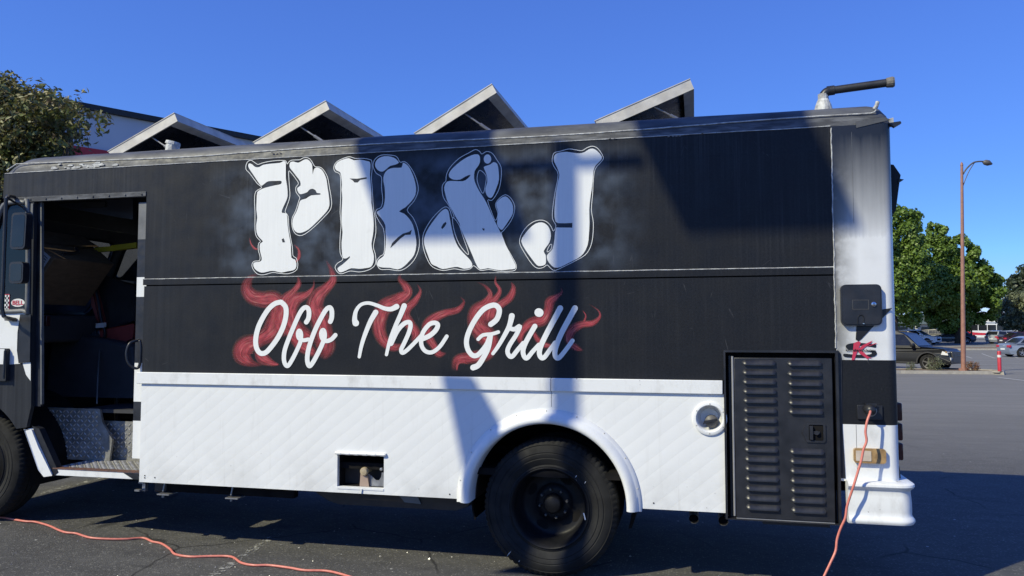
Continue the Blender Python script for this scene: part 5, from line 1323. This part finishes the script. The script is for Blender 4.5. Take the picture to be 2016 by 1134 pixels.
# near tree at left behind the truck
bl = [blob(-60, 235, 11, 85), blob(0, 205, 11, 58), blob(-10, 265, 11, 85), blob(62, 250, 10.8, 72), blob(112, 225, 10.6, 42), blob(150, 235, 10.5, 28), blob(40, 330, 10.8, 70), blob(95, 300, 10.8, 42),
      blob(182, 240, 10.4, 26), blob(212, 240, 10.4, 22), blob(168, 262, 10.5, 24), blob(140, 225, 10.5, 30), blob(150, 205, 10.5, 14), blob(160, 180, 10.5, 9), blob(125, 275, 10.5, 30), blob(-80, 330, 11, 110), blob(-40, 480, 11, 130), blob(80, 440, 11.3, 120), blob(180, 470, 11.4, 110), blob(260, 500, 11.4, 90), blob(20, 560, 11, 120), blob(60, 190, 10.8, 30), blob(5, 165, 11, 26)]
b0 = at(60, 11.2)
tree('olive leaved tree with russet tips rising behind the truck cab', b0, bl, 150000, .043, 'leaf_near', 4, .10, clump=.42, nclump=90)
bl2 = [blob(110, 470, 12.6, 80), blob(190, 500, 12.8, 90), blob(280, 500, 13.0, 80), blob(40, 520, 12.6, 90), blob(150, 570, 12.7, 100), blob(250, 590, 12.9, 95)]
tree('leafy hedge-like shrub glimpsed through the cab windows', at(160, 12.8), bl2, 42000, .06, 'leaf_near', 6, .05, clump=.5, nclump=70, cat_='shrub', nm='tall_shrub')
# big green tree, one per mass, right
def fartree(label, mass, depth, n, size, m, seed, tr_=.35, **kw):
    bl = [blob(*q, ) for q in [(a, b_, depth + dz, r) for a, b_, r, dz in mass]]
    xs_ = [q[0] for q in mass]; b0 = at(sum(xs_) / len(xs_), depth)
    return tree(label, b0, bl, n, size, m, seed, tr_, **kw)
fartree('tall rounded bright green tree nearest the truck corner', [(1750, 470, 55, 0), (1775, 440, 38, 0), (1790, 520, 48, -1), (1745, 560, 70, 0), (1790, 600, 46, 0), (1700, 520, 70, 0)], 80, 50000, .15, 'leaf_green', 11, group='green shade trees in the car park', shape='round', nclump=50)
fartree('broad bright green tree behind the street lamp', [(1838, 465, 30, 0), (1845, 510, 42, 0), (1885, 500, 34, 0), (1860, 570, 52, -2), (1905, 560, 48, 0), (1940, 570, 36, 0), (1925, 605, 38, 0), (1870, 620, 42, 0), (1830, 600, 40, 0), (1955, 560, 22, 0)], 88, 70000, .155, 'leaf_green', 12, group='green shade trees in the car park', shape='round', nclump=50)
fartree('dark green tree on the skyline at the right edge', [(2010, 565, 28, 0), (2050, 570, 50, 0), (1995, 590, 26, 0), (2020, 600, 35, 0)], 125, 9000, .26, 'leaf_dark', 13, shape='round')
fartree('round grey green tree beside the bus', [(2010, 615, 40, 0), (1990, 628, 26, 0), (2040, 620, 45, 0), (2005, 645, 26, 0)], 92, 30000, .11, 'leaf_grey', 14, .25, shape='round', clump=.16, nclump=110)
fartree('distant dark tree behind the low shop', [(1800, 640, 22, 0), (1850, 640, 20, 0), (1740, 635, 30, 0)], 170, 5000, .3, 'leaf_dark', 15, .2, shape='round')
# backdrop trees left of the far car park, hidden mostly by the truck but seen from a step aside
for i, px in enumerate((1200, 1400, 1580)):
    fartree(('tree line tree straight behind the truck middle', 'tree line tree behind the generator door', 'tree line tree behind the truck rear')[i], [(px, 590, 60, 0), (px + 45, 610, 45, 0), (px - 50, 610, 45, 0)], 110 + i * 8, 5000, .34, 'leaf_green', 20 + i, .3, group='green trees hidden behind the truck', shape='round')
# shrubs in the bed
def shrub(label, px, depth, rpx, hpx, m, seed, n=900, size=.03):
    b = at(px, depth, .09); r = rpx / FPX * depth
    o = thing('shrub', label, 'shrub', b)
    leaves('foliage', [(b.x, b.y, b.z + r * .7, r * .8), (b.x - r * .5, b.y, b.z + r * .5, r * .5), (b.x + r * .5, b.y, b.z + r * .5, r * .5)], n, size, m, o, seed, tf=tuple(b), clump=.45, nclump=14)
    st = MB(); rn = random.Random(seed)
    for i in range(7): st.tube([(0, 0, -.02), (rn.uniform(-r, r) * .7, rn.uniform(-r, r) * .4, r * 1.3)], [.012, .004], 5)
    st.build('stem', 'bark', o)
shrub('sparse grey green shrub in front of the black SUV wheel', 1838, 34.7, 17, 20, 'leaf_grey', 31, 700)
shrub('reddish grass tuft to the right of the street lamp', 1911, 34.2, 13, 15, 'leaf_red', 32, 900)
shrub('low grey shrub touching the truck corner', 1790, 34.9, 10, 10, 'leaf_grey', 33, 300)

# ================================================================== STREET FURNITURE
lb_ = at(1893, 34.5, .1); dd = 34.5
lamp = thing('street_lamp', 'tall brown street lamp with a single curved arm and cobra head', 'street lamp', lb_)
def z_at(py, depth, px=1893): return at3(px, py, depth).z
ztop = z_at(326, dd) - lb_.z
def lv(px, py): d = at3(px, py, dd) - lb_; return (d.x, d.y, d.z)
tpv = Vector(lv(1893.5, 326)); pl = MB().tube([(0, 0, -.05), tpv], [.105, .058], 12); pl.tube([tpv, tpv + Vector((0, 0, .10)), tpv + Vector((0, 0, .17))], [.068, .05, .008], 12)
pl.build('pole', 'lampbrown', lamp, smooth='auto')
MB().tube([(0, 0, -.04), (0, 0, .10)], .19, 12).build('base', 'lampbrown', lamp)
hd_ = _rt
def lv(px, py): d = at3(px, py, dd) - lb_; return (d.x, d.y, d.z)
MB().tube(cat([lv(1896, 343), lv(1903, 332), lv(1915, 321), (lv(1926, 318)), lv(1938, 318)], 5), .035, 8).build('arm', 'lampgrey', lamp, smooth=True)
MB().tube(cat([lv(1896, 366), lv(1902, 350), lv(1909, 335), lv(1918, 321)], 5), .02, 8).build('brace', 'lampgrey', lamp, smooth=True)
MB().tube([lv(1935, 318.5), lv(1939, 319.5), lv(1946, 321), lv(1953, 323)], [.05, .12, .13, .04], 10).build('lamp_head', 'lampgrey', lamp, smooth=True)
bb = at(1964, 33.2, .12); bo = thing('bollard', 'red bollard post with a white reflective band at the kerb end', 'bollard', bb)
hB = z_at(691, 33.2, 1964) - bb.z
MB().tube([(0, 0, 0), (0, 0, hB - .03), (0, 0, hB)], [.075, .075, .05], 14).build('post', 'bollard', bo, smooth='auto')
MB().tube([(0, 0, hB - .27), (0, 0, hB - .17)], .0775, 14).build('reflective_band', 'stickerwhite', bo, smooth='auto')
MB().tube([(0, 0, hB - .10), (0, 0, hB - .06)], .079, 14).build('collar', 'bollard', bo, smooth='auto')
ub_ = at(1815, 46); uo = thing('utility_cabinet', 'small black utility cabinet standing behind the black SUV roof', 'cabinet', ub_, YAW)
MB().box(-.38, .38, -.3, .3, 0, 1.25).build('body', 'satin', uo, bevel=.02); MB().box(-.33, .33, -.315, -.302, .1, 1.15).build('door', 'trimblack', uo); MB().box(-.42, .42, -.34, .34, 1.251, 1.30).build('lid', 'satin', uo, bevel=.01)
tp_ = at(1911, 118); to = thing('utility_pole', 'thin dark pole in front of the bus', 'pole', tp_)
MB().tube([(0, 0, 0), (0, 0, 4.4)], .13, 8).build('pole', 'under', to); MB().box(-.3, .3, -.03, .03, 3.7, 4.3).build('plate', 'lampgrey', to)

# ================================================================== VEHICLES
def paint(name, c, rough=.25):
    if name in M: return name
    m, n, b = node_mat(name); b.inputs['Base Color'].default_value = (*c, 1); b.inputs['Roughness'].default_value = rough
    b.inputs['Coat Weight'].default_value = .15 if name == 'carblack' else .6; b.inputs['Coat Roughness'].default_value = .06
    L(n, mix(n, mrange(n, noise(n, 2), .4, .7, 0, .25), tuple(c), tuple(x * .7 + .02 for x in c)), b.inputs['Base Color'])
    M[name] = m; return name
paint('carblack', (.010, .011, .013), .4); paint('carwhite', (.72, .73, .74)); paint('cargrey', (.05, .055, .065)); paint('carsilver', (.36, .39, .43)); paint('carmaroon', (.04, .012, .016)); paint('carblue', (.20, .24, .32)); paint('carplastic', (.03, .03, .032), .6)
KIND = {   # lower body outline (x 0=rear..1=front, z), cabin outline, both in fractions of L, metres
 'sedan': ([(0, .42), (.005, .82), (.03, .95), (.18, 1.0), (.70, .93), (.93, .80), (.99, .66), (1, .35), (.97, .2), (.03, .2)],
           [(.13, .98), (.25, 1.36), (.33, 1.43), (.47, 1.45), (.56, 1.38), (.74, .93)]),
 'suv': ([(0, .45), (.005, 1.05), (.03, 1.16), (.2, 1.16), (.72, 1.12), (.80, 1.10), (.95, 1.02), (.99, .85), (1, .45), (.98, .33), (.03, .33)],
         [(.02, 1.13), (.05, 1.70), (.10, 1.79), (.50, 1.80), (.58, 1.74), (.72, 1.11)]),
 'cross': ([(0, .4), (.005, .9), (.03, 1.02), (.2, 1.03), (.72, .99), (.93, .86), (.99, .68), (1, .35), (.97, .24), (.03, .24)],
         [(.02, 1.0), (.09, 1.44), (.18, 1.55), (.48, 1.60), (.57, 1.52), (.75, .98)]),
 'wagon': ([(0, .42), (.005, .85), (.03, .98), (.2, 1.0), (.70, .95), (.93, .82), (.99, .66), (1, .35), (.97, .2), (.03, .2)],
         [(.02, .98), (.08, 1.38), (.15, 1.45), (.47, 1.47), (.56, 1.38), (.73, .95)]),
}
def car(label, catn, pos, ang, L_, W_, kind, col, sc=1.0, extra=None, group='cars parked in the far lot'):
    t = thing('parked_car', label, catn, pos, ang, group=group)
    low, cab = KIND[kind]; hw = W_ / 2
    def X(f): return (f - .5) * L_
    wx = [-.5 * L_ + .19 * L_, -.5 * L_ + .81 * L_]; wr = .33 if kind != 'suv' else .39; wz = wr
    # lower body with wheel arches cut
    lp = [(X(a), z) for a, z in low]
    bot = min(z for _, z in lp)
    pts = [p for p in lp[:-2]]; pts.append((X(low[-2][0]), bot))
    for cx in (wx[1], wx[0]):
        rr = wr + .06; a0 = math.asin(max(-1, min(1, (bot - wz) / rr)))
        pts += [(cx + rr * math.cos(a), wz + rr * math.sin(a)) for a in [a0 + (PI - 2 * a0) * i / 10 for i in range(11)]]
    pts.append((X(low[-1][0]), bot))
    belt = max(z for _, z in lp)
    b = MB(); tris = tessellate_polygon([[Vector((x, z, 0)) for x, z in pts]])
    def hwz(x, z):
        e = abs(x) / (L_ / 2); return hw * (1 - .16 * max(0, e - .72) / .28) * (1 - .05 * max(0, (z - .6)) / .5 - (.04 if z < .4 else 0))
    n = len(pts)
    b.add([(x, -hwz(x, z), z) for x, z in pts] + [(x, hwz(x, z), z) for x, z in pts],
          [tuple(q) for q in tris] + [tuple(n + i for i in reversed(q)) for q in tris] + [(i, (i + 1) % n, n + (i + 1) % n, n + i) for i in range(n)])
    b.build('body', col, t, bevel=.05, seg=3)
    cp_ = [(X(a), z) for a, z in cab]; top = max(z for _, z in cp_)
    def cw(z): return hw * (.93 - .20 * (z - (belt - .05)) / (top - belt + .05))
    k = MB(); tr2 = tessellate_polygon([[Vector((x, z, 0)) for x, z in cp_]]); m = len(cp_)
    k.add([(x, -cw(z), z) for x, z in cp_] + [(x, cw(z), z) for x, z in cp_], [tuple(q) for q in tr2] + [tuple(m + i for i in reversed(q)) for q in tr2] + [(i, (i + 1) % m, m + (i + 1) % m, m + i) for i in range(m)])
    k.build('cabin', col, t, bevel=.04, seg=3)
    # side glass: front and rear panes each side
    zb = belt + .015; ztp = top - .10
    def edge(z, front):
        best = None; rng_ = range(m - 1)
        for i in rng_:
            (xa, za), (xb, zb_) = cp_[i], cp_[i + 1]
            if (za - z) * (zb_ - z) <= 0 and za != zb_:
                x = xa + (xb - xa) * (z - za) / (zb_ - za)
                best = x if best is None or (front and x > best) or (not front and x < best) else best
        return best
    xr0, xr1 = edge(zb, False), edge(ztp, False); xf0, xf1 = edge(zb, True), edge(ztp, True)
    xm = (xr1 + xf1) / 2 - .02 * L_
    for s in (-1, 1):
        for (a0_, a1_, b1_, b0_) in (((xr0 + .14), (xr1 + .08), xm - .04, xm - .04), (xm + .03, xm + .03, xf1 - .06, xf0 - .16)):
            g_ = MB(); g_.add([(a0_, s * (cw(zb) + .012), zb), (a1_, s * (cw(ztp) + .012), ztp), (b1_, s * (cw(ztp) + .012), ztp), (b0_, s * (cw(zb) + .012), zb)], [(0, 1, 2, 3)])
            g_.build('side_window', 'darkglass', t)
    for (x0_, x1_, nm, off) in ((xf0, xf1, 'windscreen', .02), (xr0, xr1, 'rear_window', -.02)):
        g_ = MB(); g_.add([(x0_ + off, -cw(zb) * .9, zb), (x1_ + off, -cw(ztp) * .88, ztp), (x1_ + off, cw(ztp) * .88, ztp), (x0_ + off, cw(zb) * .9, zb)], [(0, 1, 2, 3)])
        g_.build(nm, 'bluegrey_glass' if nm == 'windscreen' else 'darkglass', t)
    for cx in wx:
        for s in (-1, 1):
            y = s * (hw - .03); yi = s * (hw - .25)
            wm = MB().latheY((cx, wz), [(wr * .62, y - s * .02), (wr * .66, y), (wr * .9, y + s * .01), (wr, y - s * .03), (wr, yi), (wr * .5, yi)], 24)
            wo_ = wm.build('wheel', 'rubber', t, smooth='auto')
            rm = MB().latheY((cx, wz), [(0, y - s * .035), (wr * .15, y - s * .02), (wr * .2, y - s * .05)], 12)
            for q in range(5):
                a = q * 2 * PI / 5 + .3; ca, sa = math.cos(a), math.sin(a)
                rm.add([(cx + wr * .1 * ca - .035 * sa, y - s * .03, wz + wr * .1 * sa + .035 * ca), (cx + wr * .1 * ca + .035 * sa, y - s * .03, wz + wr * .1 * sa - .035 * ca), (cx + wr * .63 * ca + .03 * sa, y - s * .01, wz + wr * .63 * sa - .03 * ca), (cx + wr * .63 * ca - .03 * sa, y - s * .01, wz + wr * .63 * sa + .03 * ca)], [(0, 1, 2, 3)])
            rm.latheY((cx, wz), [(wr * .58, y - s * .015), (wr * .66, y + s * .002)], 20)
            rm.build('rim', 'steel' if col != 'carblack' else 'lampgrey', wo_)
            MB().latheY((cx, wz), [(wr * .62, y - s * .07), (0, y - s * .07)], 16).build('brake_disc', 'under', wo_)
            MB().latheY((cx, wz), [(wr + .055, s * (hw - .06)), (wr + .055, s * (hw - .45)), (0, s * (hw - .45))], 20, 0, PI).build('wheel_well', 'under', t)
    hz = low[5][1] if kind != 'suv' else .95
    for s in (-1, 1):
        MB().prism([(X(.93), hz - .16), (X(.985), hz - .18), (X(.982), hz - .06), (X(.94), hz - .03)], min(s * hw * .50, s * hw * .935), max(s * hw * .50, s * hw * .935)).build('headlight', 'stickerwhite', t, bevel=.02)
        MB().box(X(-.002), X(.03), min(s * hw * .55, s * hw * .95), max(s * hw * .55, s * hw * .95), .68, .84).build('tail_light', 'red', t, bevel=.02)
        MB().box(X(.655), X(.69), min(s * hw * .93, s * (hw + .16)), max(s * hw * .93, s * (hw + .16)), belt - .02, belt + .13).build('wing_mirror', col, t, bevel=.03)
        for dx_ in (.02, .21):
            MB().box(xm - .012 + dx_ * 0 + (0 if dx_ < .1 else L_ * .20), xm + (0 if dx_ < .1 else L_ * .20), min(s * (hw - .03), s * (hw - .012)), max(s * (hw - .03), s * (hw - .012)), .4, belt - .08).build('door_seam', 'under', t)
    MB().box(X(.985), X(1.003), -hw * .5, hw * .5, .45, .66).build('grille', 'under', t, bevel=.01)
    MB().box(X(-.004), X(.002), -.26, .26, .5, .62).build('number_plate', 'stickerwhite', t)
    if extra: extra(t, X, hw, belt, top, wx, wr)
    if sc != 1: t.scale = (sc,) * 3
    return t
def suv_extra(t, X, hw, belt, top, wx, wr):
    MB().box(X(.96), X(1.008), -hw * .60, hw * .60, .40, .93).build('front_grille', 'carplastic', t, bevel=.03)
    MB().box(X(.95), X(1.006), -hw * .80, hw * .80, .34, .56).build('lower_bumper', 'carplastic', t, bevel=.03)
    MB().box(X(1.005), X(1.012), -hw * .45, hw * .45, .70, .735).build('grille_bar', 'lampgrey', t)
    for s in (-1, 1):
        MB().tube([(X(.10), s * hw * .66, top - .02), (X(.12), s * hw * .66, top + .05), (X(.48), s * hw * .66, top + .05), (X(.52), s * hw * .66, top - .03)], .02, 6).build('roof_rail', 'carplastic', t)
        for cx in wx:
            MB().latheY((cx, wr), [(wr + .13, s * (hw + .004)), (wr + .12, s * (hw + .035)), (wr + .065, s * (hw + .035)), (wr + .055, s * (hw - .03))], 20, -.05, PI + .05).build('fender_flare', 'carplastic', t, smooth='auto')
        MB().box(X(.30), X(.70), min(s * (hw - .05), s * (hw + .05)), max(s * (hw - .05), s * (hw + .05)), .36, .42).build('running_board', 'carplastic', t)
        MB().box(X(.985), X(1.004), min(s * hw * .62, s * hw * .8), max(s * hw * .62, s * hw * .8), .52, .64).build('fog_light', 'stickerwhite', t, bevel=.01)
        MB().box(X(.965), X(.978), min(s * hw * .9, s * hw * .95), max(s * hw * .9, s * hw * .95), .86, .94).build('turn_signal', 'amber', t)
yr = math.atan2(_rt.y, _rt.x)
car('black SUV with grey fender flares parked at the planting bed by the street lamp', 'SUV', at(1775, 37.5), yr - R(48), 4.75, 1.92, 'suv', 'carblack', 1.0, suv_extra)
car('white crossover parked behind the black SUV', 'car', at(1802, 84), yr - R(48), 4.6, 1.85, 'cross', 'carwhite', 1)
car('dark grey sedan facing left beside the white crossover', 'car', at(1872, 89), yr + PI - R(28), 4.8, 1.85, 'sedan', 'cargrey', 1)
car('dark SUV half hidden behind the grey sedan', 'car', at(1842, 99), yr - R(40), 4.7, 1.85, 'cross', 'carblack', 1)
car('black car just right of the lamp pole', 'car', at(1888, 96), yr + R(30), 4.5, 1.8, 'sedan', 'carblack', 1)
car('silver wagon seen from the rear in front of the bus', 'car', at(1982, 86), yr + R(14), 4.6, 1.8, 'wagon', 'carsilver', 1)
car('dark maroon sedan behind the silver coupe', 'car', at(2016, 78), yr - R(6), 4.6, 1.8, 'sedan', 'carmaroon', 1)
car('pale silver coupe in the nearer bay at the right edge', 'car', at(2036, 55), yr - R(4), 4.5, 1.78, 'sedan', 'carblue', 1)
# bus
bpx = at(1945, 124); bus = thing('city_bus', 'white city bus with a red curved stripe behind the parked cars', 'bus', bpx, yr + PI - R(26))
L_, hw, H_ = 10.5, 1.25, 2.95
MB().prism([(-L_ / 2, .35), (L_ / 2 - .1, .35), (L_ / 2, .9), (L_ / 2 - .25, 2.6), (L_ / 2 - .6, H_), (-L_ / 2 + .3, H_), (-L_ / 2, 2.6)], -hw, hw).build('body', 'carwhite', bus, bevel=.1, seg=3)
MB().box(-L_ / 2 + 1, L_ / 2 - 1.5, -.9, .9, H_, H_ + .25).build('roof_unit', 'stucco', bus, bevel=.05)
for s in (-1, 1):
    for i in range(7): MB().box(-L_ / 2 + .6 + i * 1.25, -L_ / 2 + 1.75 + i * 1.25, min(s * hw, s * (hw + .015)), max(s * hw, s * (hw + .015)), 1.45, 2.35).build('window', 'darkglass', bus)
    st = MB(); sw = cat([(-L_ / 2 + 2.4, .75), (0, .85), (2.5, 1.0), (L_ / 2 - .3, 1.6)], 5)
    for i in range(len(sw) - 1):
        (xa, za), (xb, zb2) = sw[i], sw[i + 1]; yy = s * (hw + .012); ha = .12 + .02 * i * .5
        st.add([(xa, yy, za - ha), (xb, yy, zb2 - ha), (xb, yy, zb2 + ha), (xa, yy, za + ha)], [(0, 1, 2, 3)])
    st.build('red_stripe', 'red', bus)
    MB().box(-L_ / 2 + .8, L_ / 2 - .8, min(s * hw, s * (hw + .012)), max(s * hw, s * (hw + .012)), 2.55, 2.75).build('blue_stripe', 'carblue', bus)
    for cx in (-L_ / 2 + 2.6, L_ / 2 - 2.2):
        MB().latheY((cx, .48), [(0, s * (hw + .01)), (.25, s * (hw + .01)), (.27, s * (hw + .03)), (.46, s * (hw + .02)), (.48, s * (hw - .3))], 20).build('wheel', 'rubber', bus)
MB().box(L_ / 2 - .24, L_ / 2 - .02, -1.0, 1.0, 1.3, 2.45).build('windscreen', 'darkglass', bus)

for o in bpy.data.objects:
    if o.type == 'MESH' and o.name.split('.')[0] in ('screw', 'rivet', 'dent_highlight', 'sealant_smear', 'tyre_chalk_mark', 'stem', 'crown', 'foliage'): o['kind'] = 'stuff'
